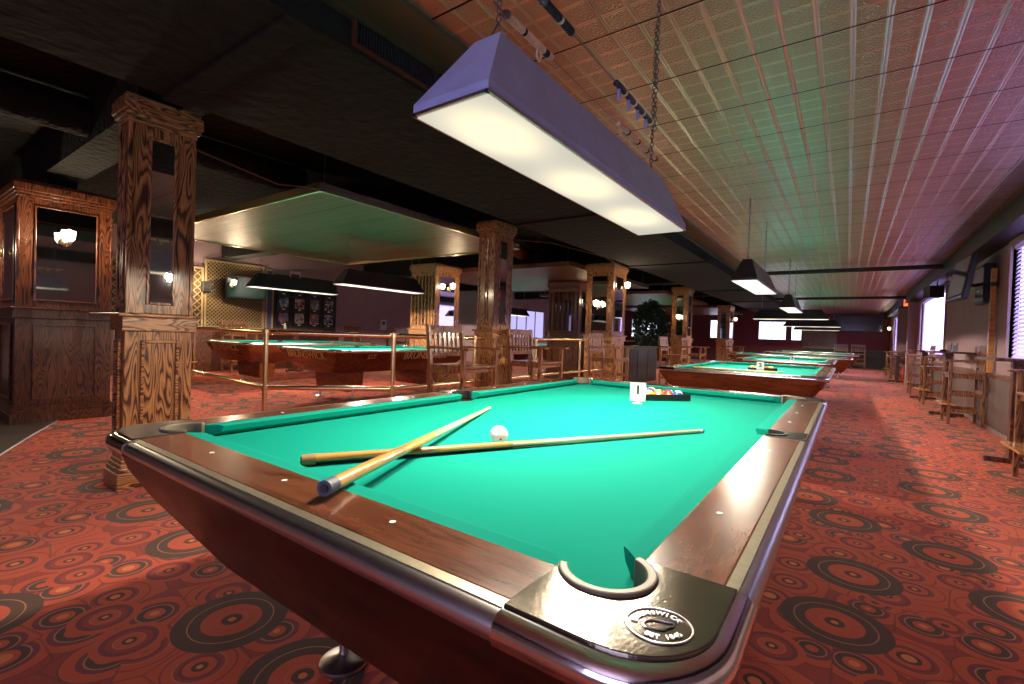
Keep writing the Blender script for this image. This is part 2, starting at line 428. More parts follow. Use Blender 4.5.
# bulkhead above the columns
bk = MB().box(-2.75, -1.28, YF, YB, 2.56, ZD+.1)
for y in (-3.2, .66, 4.6, 8.6, 13.9, 18.0, 22.0): bk.box(-2.78, -1.27, y-.07, y+.07, 2.54, 2.6)
struct(bk, 'ceiling_bulkhead', M['soffit'])
bm_ = MB()
for y in (.8, 4.7, 8.7, 12.7, 16.7, 20.7, 24.7): bm_.box(XL, -2.75, y-.16, y+.16, 2.66, ZD)
struct(bm_, 'ceiling_beams', M['darkceil'])
struct(MB().box(XR, XR+.1, YF, 4.9, 0, ZT+.1).box(XR, XR+.1, 7.95, 12.85, 0, ZT+.1).box(XR, XR+.1, 17.0, 21.6, 0, ZT+.1)
       .box(XR, XR+.1, 26.5, YB, 0, ZT+.1).box(XR, XR+.1, 4.9, 7.95, 2.44, ZT+.1).box(XR, XR+.1, 12.85, 17, 2.40, ZT+.1).box(XR, XR+.1, 21.6, 26.5, 2.40, ZT+.1)
       .box(XR, XR+.1, 4.9, 7.95, 0, .98).box(XR, XR+.1, 12.85, 17, 0, .98).box(XR, XR+.1, 21.6, 26.5, 0, .98), 'wall_right', M['purplewall'])
struct(MB().box(XR-.012, XR, YF, YB, 0, .76), 'trim_6', M['lowerwall'])
struct(MB().box(XR-.045, XR, YF, YB, .76, .80).box(XR-.03, XR, YF, YB, .73, .76), 'trim_7', M['chairwood'], bevel=.006)
struct(MB().box(XR-.022, XR, YF, YB, 0, .05), 'baseboard_right', M['pale_trim'])
struct(MB().box(XL-.1, XL, YF, YB, 0, ZD+.1), 'wall_left', M['purplewall'])
struct(MB().box(XL, XR, YF-.1, YF, 0, .8).box(XL, -.4, YF-.1, YF, .8, ZD).box(2.3, XR, YF-.1, YF, .8, ZD).box(-.4, 2.3, YF-.1, YF, 2.5, ZD), 'wall_front', M['purplewall'])
# back wall with window openings
bw = MB()
opens = [(-10.6, -8.9, 1.25, 2.35), (-5.76, -4.68, 1.33, 2.33), (-3.2, -1.9, 1.33, 2.28), (-1.62, -1.18, 1.33, 2.2)]
xs = [XL]+[v for o in opens for v in o[:2]]+[XR]
for i in range(0, len(xs), 2): bw.box(xs[i], xs[i+1], YB, YB+.1, 0, ZD+.1)
for a, b, z0, z1 in opens: bw.box(a, b, YB, YB+.1, 0, z0); bw.box(a, b, YB, YB+.1, z1, ZD+.1)
struct(bw, 'wall_back', M['burgundy'])
struct(MB().box(-1.1, XR, YB-.03, YB, 0, .92), 'trim_8', M['darkwain'])
d1 = MB().box(-1.1, .38, YB-.06, YB-.031, .92, 1.86)
for k in range(4): d1.box(-1.06+k*.37, -.75+k*.37, YB-.075, YB-.06, 1.0, 1.78)
struct(d1, 'trim_9', M['wall_wood'])

def window_y(n, y0, y1, z0, z1, slat=.05, mat='sky'):      # window in the right wall
    fr = MB(); x = XR
    for a, b, c, d in ((y0-.06, y0, z0-.05, z1+.06), (y1, y1+.06, z0-.05, z1+.06), (y0, y1, z1, z1+.06), (y0, y1, z0-.05, z0)): fr.box(x-.03, x+.08, a, b, c, d)
    fo = struct(fr, 'window_%d' % n, M['purplewall'], bevel=.004)
    MB().box(x+.075, x+.085, y0, y1, z0, z1).build('pane', M[mat], fo)
    b = MB(); z = z0+.02
    rot = math.radians(62)
    while z < z1-.03:
        dx, dz = math.cos(rot)*slat*.48, math.sin(rot)*slat*.48
        b.loft([[(x+.035-dx, yy, z-dz), (x+.035+dx, yy, z+dz), (x+.036+dx, yy, z+dz+.002), (x+.036-dx, yy, z-dz+.002)] for yy in (y0+.01, y1-.01)]); z += slat
    b.box(x+.005, x+.06, y0+.005, y1-.005, z1-.045, z1)
    for yy in (y0+.25, y1-.25, (y0+y1)/2): b.box(x+.03, x+.034, yy, yy+.006, z0, z1)
    b.build('blind', M['blind'], fo)
    return fo
window_y(1, 4.9, 7.95, .98, 2.44)
window_y(2, 12.85, 17.0, .98, 2.40, mat='sky_side')
window_y(3, 21.6, 26.5, .98, 2.40, mat='sky_side')
wn = 4
for a, b, z0, z1 in opens:
    fr = MB()
    for q in ((a-.05, a, z0-.05, z1+.05), (b, b+.05, z0-.05, z1+.05), (a, b, z1, z1+.05), (a, b, z0-.05, z0)): fr.box(q[0], q[1], YB-.03, YB+.05, q[2], q[3])
    k = int((b-a)/.3)
    for i in range(1, k): fr.box(a+(b-a)*i/k-.012, a+(b-a)*i/k+.012, YB-.01, YB+.02, z0, z1)
    fo = struct(fr, 'window_%d' % wn, M['oakd']); wn += 1
    MB().box(a, b, YB+.06, YB+.07, z0, z1).build('pane', M['sky_far'], fo)
fr = MB()
for q in ((15.95, 16.0, .9, 2.25), (19.0, 19.05, .9, 2.25), (16.0, 19.0, 2.2, 2.25), (16.0, 19.0, .9, .95)): fr.box(XL, XL+.05, *q)
for i in range(1, 4): fr.box(XL, XL+.04, 16+i*.75-.02, 16+i*.75+.02, .95, 2.2)
fo = struct(fr, 'window_%d' % wn, M['oakd']); wn += 1
MB().box(XL+.002, XL+.012, 16, 19, .95, 2.2).build('pane', M['sky_dim'], fo)
# big street window behind the camera
fr = MB()
for q in ((-.45, -.4, .75, 2.55), (2.3, 2.35, .75, 2.55), (-.4, 2.3, 2.5, 2.55), (-.4, 2.3, .75, .8)): fr.box(q[0], q[1], YF-.06, YF+.03, q[2], q[3])
for i in range(1, 4): fr.box(-.4+2.7*i/4-.02, -.4+2.7*i/4+.02, YF-.03, YF+.0, .8, 2.5)
fr.box(-.4, 2.3, YF-.03, YF, 1.62, 1.66)
fo = struct(fr, 'window_%d' % wn, M['oakd'])
MB().box(-.4, 2.3, YF-.08, YF-.07, .8, 2.5).build('pane', M['sky_front'], fo)

# ------------------------------------------------------------------ hung tin clouds over the left area
for i, (x0, x1, y0, y1) in enumerate(((-8.0, -3.52, 2.2, 5.7), (-8.0, -3.6, 7.6, 12.0), (-8.0, -3.6, 13.6, 18.6), (-8.0, -3.6, 20.2, 26.0))):
    t = thing('ceiling_panel', ['hanging tin ceiling panel with bronze edge nearest the first oak column', 'hanging tin panel beyond the first one, behind the second column',
              'hanging tin panel between third and fourth oak columns', 'farthest hanging tin panel before the back windows'][i], 'ceiling panel', ((x0+x1)/2, (y0+y1)/2, 2.5), group=None)
    a, b = (x1-x0)/2, (y1-y0)/2
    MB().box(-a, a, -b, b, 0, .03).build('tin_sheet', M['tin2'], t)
    e = MB().box(-a-.03, a+.03, -b-.03, -b, -.02, .07).box(-a-.03, a+.03, b, b+.03, -.02, .07).box(-a-.03, -a, -b, b, -.02, .07).box(a, a+.03, -b, b, -.02, .07)
    e.build('edge_frame', M['brass'] if i == 0 else M['oakd'], t)
    for sx in (-1, 1):
        for sy in (-1, 1): MB().tube([(sx*(a-.1), sy*(b-.1), .03), (sx*(a-.1), sy*(b-.1), .55)], .005, 5).build('hanger', M['steel'], t)
# ------------------------------------------------------------------ pool tables
HX, HY = .635, 1.2275
CW, SW, OW, EW = .042, .146, .160, .180      # cushion, wood, strip, chrome offsets from the nose
ZR, ZB = .80, .765
PR = .062; PC = .016
def parc(a0, a1, r, n, c=(0, 0)): return [(c[0]+r*math.cos(math.radians(a0+(a1-a0)*k/n)), c[1]+r*math.sin(math.radians(a0+(a1-a0)*k/n))) for k in range(n+1)]
def build_table(name, label, group=None, apron='apron', emblem=False, loc=(0, 0, 0), rz=0):
    t = thing(name, label, 'pool table', loc, rz, group)
    # bed cloth with pocket notches
    def corner(sx, sy):
        p = [(HX+.054+.050*math.cos(math.radians(a)), HY+.054+.050*math.sin(math.radians(a))) for a in range(160, 291, 13)]
        p = [(HX-.03, HY+.07)]+p+[(HX+.07, HY-.03)]
        p = [(sx*x, sy*y) for x, y in p]
        return p
    def side(sx): return [(sx*(HX+.03), -.055)]+[(sx*(HX+.05+.052*math.cos(math.radians(a))), .052*math.sin(math.radians(a))) for a in range(230, 129, -20)]+[(sx*(HX+.03), .055)]
    poly = corner(1, 1)+side(1)[::-1]+corner(1, -1)[::-1]+corner(-1, -1)+side(-1)+corner(-1, 1)[::-1]
    MB().prism(poly, ZB-.025, ZB).build('bed_cloth', M['cloth'], t)
    # six rails: cushion + wood cap + inlay strip.  local frame: s along rail, o outward
    rails = [('x', -1, -HX, HX, 'c', 'c'), ('x', 1, -HX, HX, 'c', 'c'), ('y', 1, -HY, 0, 'c', 's'), ('y', 1, 0, HY, 's', 'c'), ('y', -1, -HY, 0, 'c', 's'), ('y', -1, 0, HY, 's', 'c')]
    for ax, sg, a, b, ka, kb in rails:
        def P(s_, o_, z_):
            return (s_, sg*(HY+o_), z_) if ax == 'x' else (sg*(HX+o_), s_, z_)
        off = lambda k, o_: {'c': .078-(.078-.034)*o_/CW, 's': .066-.012*o_/CW}[k]
        prof = [(0, .797), (.006, .780), (.022, .768), (CW, .766), (CW, .8005), (.012, .8005), (.003, .7995)]
        MB().loft([[P(a+off(ka, o_), o_, z_) for o_, z_ in prof], [P(b-off(kb, o_), o_, z_) for o_, z_ in prof]]).build('cushion', M['cloth'], t)
        ea = -.045 if ka == 'c' else .072; eb = -.045 if kb == 'c' else .072
        ea = .045 if ka == 'c' else .072; eb = .045 if kb == 'c' else .072
        w_ = [(CW, .760), (SW, .760), (SW, .799), (SW-.003, .8005), (CW+.002, .8015), (CW, .8005)]
        ro = MB().loft([[P(a+ea, o_, z_) for o_, z_ in w_], [P(b-eb, o_, z_) for o_, z_ in w_]]).build('rail', M['rosex' if ax == 'x' else 'rosey'], t)
        w_ = [(SW, .760), (OW, .760), (OW, .7985), (SW, .8005)]
        MB().loft([[P(a+ea, o_, z_) for o_, z_ in w_], [P(b-eb, o_, z_) for o_, z_ in w_]]).build('inlay_strip', M['strip'], ro)
        sp = (-.3175, 0, .3175) if ax == 'x' else [(a if a else 0)+(.3069*k) for k in (1, 2, 3)]
        for s_ in sp:
            c = P(s_, .085, .8014); MB().lathe([(.0055, 0), (.0055, .0006)], 12, c).build('sight', M['ivory'], ro)
    # corner castings
    for sx in (-1, 1):
        for sy in (-1, 1):
            Rr = .095
            # outline in outward coordinates (u,v): measured from the nose corner
            arc_p = parc(-73, 163, PR, 18, (PC, PC))
            outer = [(-.045, OW)]+[(OW-Rr+Rr*math.cos(math.radians(x)), OW-Rr+Rr*math.sin(math.radians(x))) for x in range(90, -1, -9)]+[(OW, -.045)]
            T_ = lambda q: [(sx*(HX+u), sy*(HY+v)) for u, v in q]
            co = MB().band(T_([(-.045, .044)]+parc(163, -73, PR, 44, (PC, PC))+[(.044, -.045)]), T_(outer), .762, .803).build('corner_casting', M['casting'], t, bevel=.0018)
            MB().band(T_(parc(-70, 160, PR-.012, 24, (PC, PC))), T_(parc(-70, 160, PR+.001, 24, (PC, PC))), .766, .8075).build('pocket_liner', M['liner'], co, bevel=.003)
            cx, cy = sx*(HX+PC), sy*(HY+PC)
            MB().lathe([(.058, -.045), (.056, -.12), (.045, -.19), (.0, -.2), (0, -.19), (.04, -.18), (.050, -.12), (.0525, -.045)], 20, (cx, cy, .80)).build('pocket', M['black'], t, smooth=True)
            if emblem and sx == 1 and sy == -1:
                ec = Vector((.742, -HY-.090, .8035))
                ex = Vector((.055, .037, 0)).normalized(); ey = Vector((-ex.y, ex.x, 0))
                fm = frame3(ec, ex, ey)
                e = MB(); A_, B_ = .034, .031
                def ell(a_, b_, r_, z_=0):
                    rings = []
                    for i in range(40):
                        th = 2*PI*i/40; c = Vector((a_*math.cos(th), b_*math.sin(th), z_)); nn = Vector((math.cos(th), math.sin(th), 0))
                        rings.append([fm @ (c+nn*r_*math.cos(2*PI*k/6)+Vector((0, 0, r_*math.sin(2*PI*k/6)))) for k in range(6)])
                    e.loft(rings, close=True)
                ell(A_, B_, .0012)
                # irregular raised centre shape
                pts = [(-.017, 0), (-.012, .006), (-.004, .0085), (.004, .007), (.010, .0045), (.018, .003), (.014, -.003), (.008, -.005), (.003, -.009), (-.005, -.008), (-.011, -.0065), (-.016, -.005)]
                e.tube([fm @ Vector((x, y, .0004)) for x, y in pts+[pts[0]]], .0009, 5)
                for st, top in (('BRUNSWICK', 1), ('EST 1845', 0)):
                    n_ = len(st)
                    for i, ch in enumerate(st):
                        if ch == ' ': continue
                        f_ = (i+.5)/n_
                        th = math.radians(168-156*f_) if top else math.radians(222+96*f_)
                        c = Vector((.0245*math.cos(th), .0215*math.sin(th), .0003))
                        up = Vector((math.cos(th), math.sin(th), 0))*(1 if top else -1); rt = Vector((up.y, -up.x, 0))
                        text_geo(e, ch, .0095, .0007, fm @ frame3(c, rt, up))
                e.build('emblem', M['chrome_s'], co)
    for sx in (-1, 1):
        a = [(.05+.056*math.cos(math.radians(x)), .056*math.sin(math.radians(x))) for x in range(-95, 96, 10)]
        so = MB().band([(sx*(HX+u), v) for u, v in [(CW, -.072), (CW-.004, -.056)]+a+[(CW-.004, .056), (CW, .072)]], [(sx*(HX+OW), -.072), (sx*(HX+OW), .072)], .762, .803).build('side_casting', M['casting'], t, bevel=.0015)
        MB().band([(sx*(HX+u), v) for u, v in parc(-95, 95, .046, 16, (.05, 0))], [(sx*(HX+u), v) for u, v in parc(-95, 95, .057, 16, (.05, 0))], .766, .806).build('pocket_liner', M['black'], so, bevel=.002)
        MB().lathe([(.054, -.045), (.052, -.12), (.045, -.19), (.0, -.2), (0, -.19), (.04, -.18), (.047, -.12), (.0485, -.045)], 20, (sx*(HX+.05), 0, .80)).build('pocket', M['black'], t, smooth=True)
    # chrome edge trim swept round the table
    rings = []
    prof = [(-.002, .797), (.010, .7955), (.018, .788), (.0205, .778), (.018, .768), (.010, .761), (-.002, .760)]
    for o_, z_ in prof: rings.append(rrect(HX+OW+o_, HY+OW+o_, .095+o_, z_, 10))
    e = MB(); e.loft(rings, cap=False)
    e.build('edge_trim', M['chrome_s'], t, smooth=True)
    # chrome caps hugging each corner and each side pocket
    for sx in (-1, 1):
        for sy in (-1, 1):
            R_ = []
            pr2 = [(.0, .799), (.011, .7975), (.020, .790), (.0228, .778), (.020, .766), (.011, .759), (.0, .758)]
            path = [(-.045, OW, 0, 1), (-.01, OW, 0, 1), (.03, OW, 0, 1)]+[(OW-.095+.095*math.sin(math.radians(q)), OW-.095+.095*math.cos(math.radians(q)), math.sin(math.radians(q)), math.cos(math.radians(q))) for q in range(0, 91, 9)]+[(OW, .03, 1, 0), (OW, -.01, 1, 0), (OW, -.045, 1, 0)]
            for u, v, nu, nv in path: R_.append([(sx*(HX+u+nu*o_), sy*(HY+v+nv*o_), z_) for o_, z_ in pr2])
            MB().loft(R_).build('corner_trim', M['chrome'], t, smooth=True)
    # body
    zs = [(.762, .158, .158, .10), (.70, .135, .140, .10), (.63, .08, .105, .10), (.60, .055, .085, .10), (.47, -.135, .005, .08), (.452, -.15, -.01, .08)]
    MB().loft([rrect(HX+a, HY+b, r, z, 6) for z, a, b, r in zs]).build('apron', M[apron], t, smooth=True)
    for sy in (-1, 1):
        y0 = sy*(HY-.42)
        p = MB()
        sec = [(.46, .42, .15), (.30, .41, .145), (.19, .40, .14), (.15, .395, .13)]
        p.loft([[(-a, y0-b, z), (a, y0-b, z), (a, y0+b, z), (-a, y0+b, z)] for z, a, b in sec])
        po = p.build('pedestal', M[apron], t, bevel=.012)
        for sx in (-1, 1):
            MB().lathe([(.0, .0), (.074, .0), (.077, .008), (.075, .017), (.06, .026), (.03, .034), (.014, .04), (.014, .22), (0, .22)], 28, (sx*.42, y0+sy*.05, 0)).build('leveler_foot', M['chrome_s'], po, smooth=True)
    return t
T1Y = 1.2275
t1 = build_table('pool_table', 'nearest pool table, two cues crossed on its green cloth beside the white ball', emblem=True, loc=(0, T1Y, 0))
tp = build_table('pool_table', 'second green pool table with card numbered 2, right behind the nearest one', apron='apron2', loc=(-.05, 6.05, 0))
ROW = 'pool tables in the long row beyond the second'
t3 = dup(tp, (-.10, 10.45, 0), 0, 'third pool table in the row, with a card numbered 3')
t4 = dup(tp, (-.40, 14.2, 0), PI/2, 'fourth pool table, turned crossways behind the third one')
t5 = dup(tp, (-.20, 19.4, 0), PI/2, 'fifth pool table, crossways just past the fourth one')
t6 = dup(tp, (-.30, 24.2, 0), PI/2, 'farthest crossways pool table before the burgundy back wall')
TA = dup(tp, (-8.25, 4.75, 0), 0, 'left pool table of the pair behind the brass railing')
TB = dup(tp, (-5.60, 4.72, 0), 0, 'right pool table behind the brass railing, maker name on its side')
TC = dup(tp, (-6.2, 12.6, 0), 0, 'pool table in the left area beyond the third oak column')
TD = dup(tp, (-5.9, 19.5, 0), 0, 'pool table far back on the left near the back wall window')
TE = dup(tp, (-9.0, 13.4, 0), 0, 'pool table by the left wall beyond the mauve wall chairs')
def apron_text(t, items):
    for side, s, str_, size in items:
        e = MB()
        for ap in kids(t):
            if ap.name.startswith('apron'): par = ap
        if side == 'end': o, x, n = Vector((s, -HY-.150, .70)), (1, 0, 0), Vector((0, -.40, 1))
        else: o, x, n = Vector((HX+.145, s, .70)), (0, 1, 0), Vector((.50, 0, 1))
        fm = frame3(o, x, n)
        text_geo(e, str_, size, .003, fm, bold=.004)
        e.build('lettering', M['goldletter'], par)
apron_text(TB, [('end', 0, 'BRUNSWICK', .17), ('side', -.80, 'EST', .10), ('side', .30, 'BRUNSWICK', .17)])
apron_text(TA, [('end', 0, 'BRUNSWICK', .17)])

# ------------------------------------------------------------------ table lamps
def bulb_light(t, x, y, z, w_, n_):
    ld = bpy.data.lights.new('bulb_light', 'SPOT'); ld.energy = w_; ld.color = WARM; ld.shadow_soft_size = .06; ld.spot_size = math.radians(174 if n_ == 3 else 166); ld.spot_blend = .08
    lo = bpy.data.objects.new('bulb_light', ld); COL.objects.link(lo); lo.parent = t; lo.location = (x, y, z)
def table_lamp(label, loc, rz, mat, watts, n=3, hang=.8, L=.86, W=.132):
    t = thing('table_lamp', label, 'lamp', loc, rz)
    H = .25
    def ring(hx, hy, z): return [Vector((-hx, -hy, z)), Vector((hx, -hy, z)), Vector((hx, hy, z)), Vector((-hx, hy, z))]
    sh = MB()
    sh.loft([ring(W, L, 0), ring(W, L, .028), ring(.048, L-.15, H), ring(.044, L-.154, H-.006), ring(W-.007, L-.008, .028), ring(W-.007, L-.008, 0)], cap=False, close=True)
    sh.box(-.046, .046, -(L-.152), L-.152, H-.004, H+.002)
    so = sh.build('shade', mat, t)
    e = MB()
    for a, b, c, d in ((-W-.003, -W+.009, -L-.003, L+.003), (W-.009, W+.003, -L-.003, L+.003), (-W, W, -L-.003, -L+.009), (-W, W, L-.009, L+.003)): e.box(a, b, c, d, -.004, .004)
    e.build('rim', M['chrome_s'], t)
    MB().box(-W+.008, W-.008, -L+.009, L-.009, -.007, -.003).build('diffuser', M['diffuser' if n == 3 else 'diffuser2'], t)
    inn = MB().loft([ring(W-.010, L-.012, .030), ring(.040, L-.16, H-.010)], cap=False)
    inn.box(-.04, .04, -L+.16, L-.16, H-.012, H-.008)
    inn.build('reflector', M['shade_in'], t)
    for k in range(n): bulb_light(t, 0, (-.57, 0, .57)[k] if n == 3 else (-.42, .42)[k], -.02, watts, n)
    for sy in (-1, 1):
        c = MB(); z = H; i = 0
        y = sy*(L-.20)
        for q in (-1, 1): c.tube([(0, y-.04*q, H), (0, y, H+.07)], .003, 5)
        z = H+.07
        while z < H+hang-.02:
            mt = Matrix.Rotation(PI/2, 4, 'X') @ Matrix.Identity(4)
            if i % 2: mt = Matrix.Rotation(PI/2, 4, 'Z') @ mt
            c.torus((0, y, z+.012), .0085, .0022, mt, 8, 4, (1, 1.5)); z += .021; i += 1
        c.build('chain', M['steel'], t)
    return t
l1 = table_lamp('long daylight-tinted lamp with bright panel hanging over the nearest pool table', (.02, 1.18, 1.70), 0, M['shade'], LAMP_W*.82, 3, .80)
table_lamp('black shaded lamp hanging over the second pool table', (-.07, 6.0, 1.79), 0, M['shade_black'], LAMP_W*1.2, 2, .71)
table_lamp('black shaded lamp hanging over the third pool table', (-.06, 10.4, 1.78), 0, M['shade_black'], LAMP_W*1.2, 2, .72)
table_lamp('lamp hung crossways over the fourth pool table', (-.40, 13.9, 1.76), PI/2, M['shade_black'], LAMP_W*1.2, 2, .74)
table_lamp('lamp hung crossways over the fifth pool table', (-.20, 19.2, 1.74), PI/2, M['shade_black'], LAMP_W*1.2, 2, .76)
table_lamp('farthest crossways lamp before the burgundy wall', (-.30, 24.2, 1.75), PI/2, M['shade_black'], LAMP_W*1.2, 2, .75)
table_lamp('left black lamp of the two hanging behind the railing', (-7.85, 4.45, 1.80), 0, M['shade_black'], LAMP_W*1.5, 2, .43)
table_lamp('right black lamp of the two hanging behind the railing', (-5.62, 4.72, 1.80), 0, M['shade_black'], LAMP_W*1.5, 2, .43)
table_lamp('lamp over the pool table beyond the third oak column', (-6.2, 12.6, 1.80), 0, M['shade_black'], LAMP_W*1.2, 2, .45)
table_lamp('lamp far back on the left, near the back wall window', (-5.9, 19.5, 1.80), 0, M['shade_black'], LAMP_W*1.2, 2, .45)

table_lamp('lamp over the pool table by the far left wall', (-9.0, 13.4, 1.80), 0, M['shade_black'], LAMP_W, 2, 1.0)
# scoring wires with beads
def scoring_wire(label, x, z, y0, y1, near, far, bead, band, tagm, sag=.0):
    t = thing('scoring_wire', label, 'scoring beads', (x, 0, z))
    MB().tube([(0, y0, 0), (0, y1, 0)], .0022, 6).build('wire', M['steel'], t)
    def disc(y, r, w_, mat, name='bead'):
        mt = Matrix.Translation((0, y, 0)) @ Matrix.Rotation(PI/2, 4, 'X')
        MB().lathe([(0, -w_/2), (r*.75, -w_/2), (r, -w_*.2), (r, w_*.2), (r*.75, w_/2), (0, w_/2)], 14, (0, 0, 0), mt).build(name, mat, t, smooth=True)
    y = near[0]; i = 0
    disc(y-.012, .014, .02, M['steel'], 'end_cap')
    while y < near[1]:
        b = i in (7, 17, 18)
        disc(y, .0125, .012, band if b else bead); y += .0128; i += 1
        if i == 14:
            MB().torus((0, y, -.030), .013, .0035, Matrix.Rotation(PI/2, 4, 'Y'), 12, 5, (1.5, 1)).build('counter', bead, t)
    for k in range(4):
        ya = far[0]+(far[1]-far[0])*k/4; yb = far[0]+(far[1]-far[0])*(k+1)/4
        mt = Matrix.Translation((0, ya, 0)) @ Matrix.Rotation(-PI/2, 4, 'X')
        MB().lathe([(0, 0), (.011, .002), (.012, (yb-ya)*.5), (.011, yb-ya-.016), (0, yb-ya-.014)], 12, (0, 0, 0), mt).build('bead', bead, t, smooth=True)
        disc(yb-.007, .0135, .010, band)
        if tagm is None: MB().torus((0, ya+.03, -.028), .0125, .004, Matrix.Rotation(PI/2, 4, 'Y'), 12, 5, (1.5, 1)).build('counter', bead, t)
        else: MB().lathe([(0, 0), (.006, .003), (.007, .02), (.006, .042), (0, .044)], 10, (0, ya+.03, -.055)).build('counter', tagm, t, smooth=True)
scoring_wire('wire of pale wooden scoring beads hung above the nearest lamp', -.005, 2.09, .52, 2.02, (.60, .86), (1.46, 1.98), M['wbead'], M['bbead'], None)
scoring_wire('wire of dark blue scoring beads, right of the pale ones', .155, 2.05, .52, 1.49, (.56, .72), (1.06, 1.45), M['bbead'], M['wbead'], M['bluetag'])
for sy, y in ((0, .50), (1, 1.49)):
    c = MB(); z = 2.04; i = 0
    while z < 2.74:
        mt = Matrix.Rotation(PI/2, 4, 'X')
        if i % 2: mt = Matrix.Rotation(PI/2, 4, 'Z') @ mt
        c.torus((.155, y, z), .0085, .002, mt, 8, 4, (1, 1.5)); z += .021; i += 1
    tag(c.build('hanging_chain', M['steel']), 'thin chain from tin ceiling holding the %s end of the dark beads' % ('near', 'far')[sy], 'chain')

# ------------------------------------------------------------------ things on the nearest table
def cue(name, label, a, b, rb, rt, butt, capm, wrap=None):
    a, b = Vector(a), Vector(b); d = b-a; L = d.length; x = d.normalized()
    t = thing(name, label, 'cue', a)
    t.matrix_world = frame3(a, x, (0, 0, 1) if abs(x.z) < .9 else (1, 0, 0))
    mt = Matrix.Rotation(PI/2, 4, 'Y')
    R_ = lambda s_: rb+(rt-rb)*s_
    def seg(nm, s0, s1, mat, par=t, infl=0):
        ps = [(0, s0*L)]+[(R_(s0+(s1-s0)*k/6)+infl, (s0+(s1-s0)*k/6)*L) for k in range(7)]+[(0, s1*L)]
        return MB().lathe(ps, 20, (0, 0, 0), mt).build(nm, mat, par, smooth=True)
    seg('bumper', 0, .024, capm, infl=.0006)
    MB().lathe([(0, -.002), (rb*.55, -.002), (rb*.62, .001), (0, .001)], 16, (0, 0, 0), mt).build('bumper_face', M['blackmetal'], t)
    seg('butt', .024, .42, butt)
    seg('shaft', .42, .985, M['maple'])
    # forearm points
    p = MB()
    for k in range(4):
        an = PI/2*k+.3
        r0 = R_(.30)+.0004; r1 = R_(.55)+.0004
        c = [(.30*L, r0*math.cos(an-.55), r0*math.sin(an-.55)), (.30*L, r0*math.cos(an)*1.02, r0*math.sin(an)*1.02), (.30*L, r0*math.cos(an+.55), r0*math.sin(an+.55)), (.56*L, r1*math.cos(an), r1*math.sin(an))]
        p.face([c[0], c[1], c[3]]); p.face([c[1], c[2], c[3]])
    p.build('inlay_points', butt, t)
    seg('ferrule', .985, .996, M['ferrule'])
    seg('tip', .996, 1.0, M['rubber'])
    return t
cue('pool_cue', 'blond cue resting butt-first on the near rail, on top of the other', (.151, -.097, .821), (-.404, 1.089, .7715), .0138, .0065, M['butt'], M['rubber'])
cue('pool_cue', 'dark-butt cue lying across the cloth under the blond one', (-.181, .058, .7795), (.468, 1.252, .7715), .0138, .0063, M['butt2'], M['buttcap'])
BR = .0286
def ballmat(name, c, stripe):
    q = N(name); x, y, z = q.sep(q.co()); W_ = (.85, .82, .72)
    az = q.math('ABSOLUTE', z); r = q.math('SQRT', q.add(q.mul(x, x), q.mul(z, z)))
    if stripe: col = q.mix(q.lt(az, .015), W_, c)
    else: col = q.mix(q.lt(r, .009), c, W_)
    q.set(Base_Color=col, Roughness=.12, Coat_Weight=.5); return q.m
def ball(label, c, mat, cat='ball', group=None, rot=(0, 0, 0)):
    o = MB().sphere((0, 0, 0), BR, 24, 14).build('billiard_ball', mat, smooth=True); o.location = c; o.rotation_euler = rot
    return tag(o, label, cat, group)
def cuemat():
    q = N('white_ball_red_dots'); x, y, z = q.sep(q.co()); g = 0.0
    for px, py, pz in ((.72, -.65, -.25), (-.45, -.85, .3), (-.4, .3, .87), (.3, .9, -.2), (.9, .3, .3)):
        l_ = math.sqrt(px*px+py*py+pz*pz); px, py, pz = [k/l_*BR for k in (px, py, pz)]
        d = q.math('SQRT', q.add(q.add(q.math('POWER', q.sub(x, px), 2), q.math('POWER', q.sub(y, py), 2)), q.math('POWER', q.sub(z, pz), 2)))
        g = q.add(q.lt(d, .0040), g)
    return q.set(Base_Color=q.mix(g, (.88, .86, .84), (.75, .04, .02)), Roughness=.12, Coat_Weight=.5)
ball('white cue ball with small red dots beside the crossed cues', (.030, .577, ZB+BR), cuemat(), 'ball')
BC = [('yellow', (.85, .50, .04)), ('blue', (.02, .08, .45)), ('red', (.70, .05, .02)), ('purple', (.15, .03, .3)), ('orange', (.85, .22, .03)), ('green', (.02, .3, .12)), ('maroon', (.28, .02, .03)), ('black', (.01, .01, .01))]
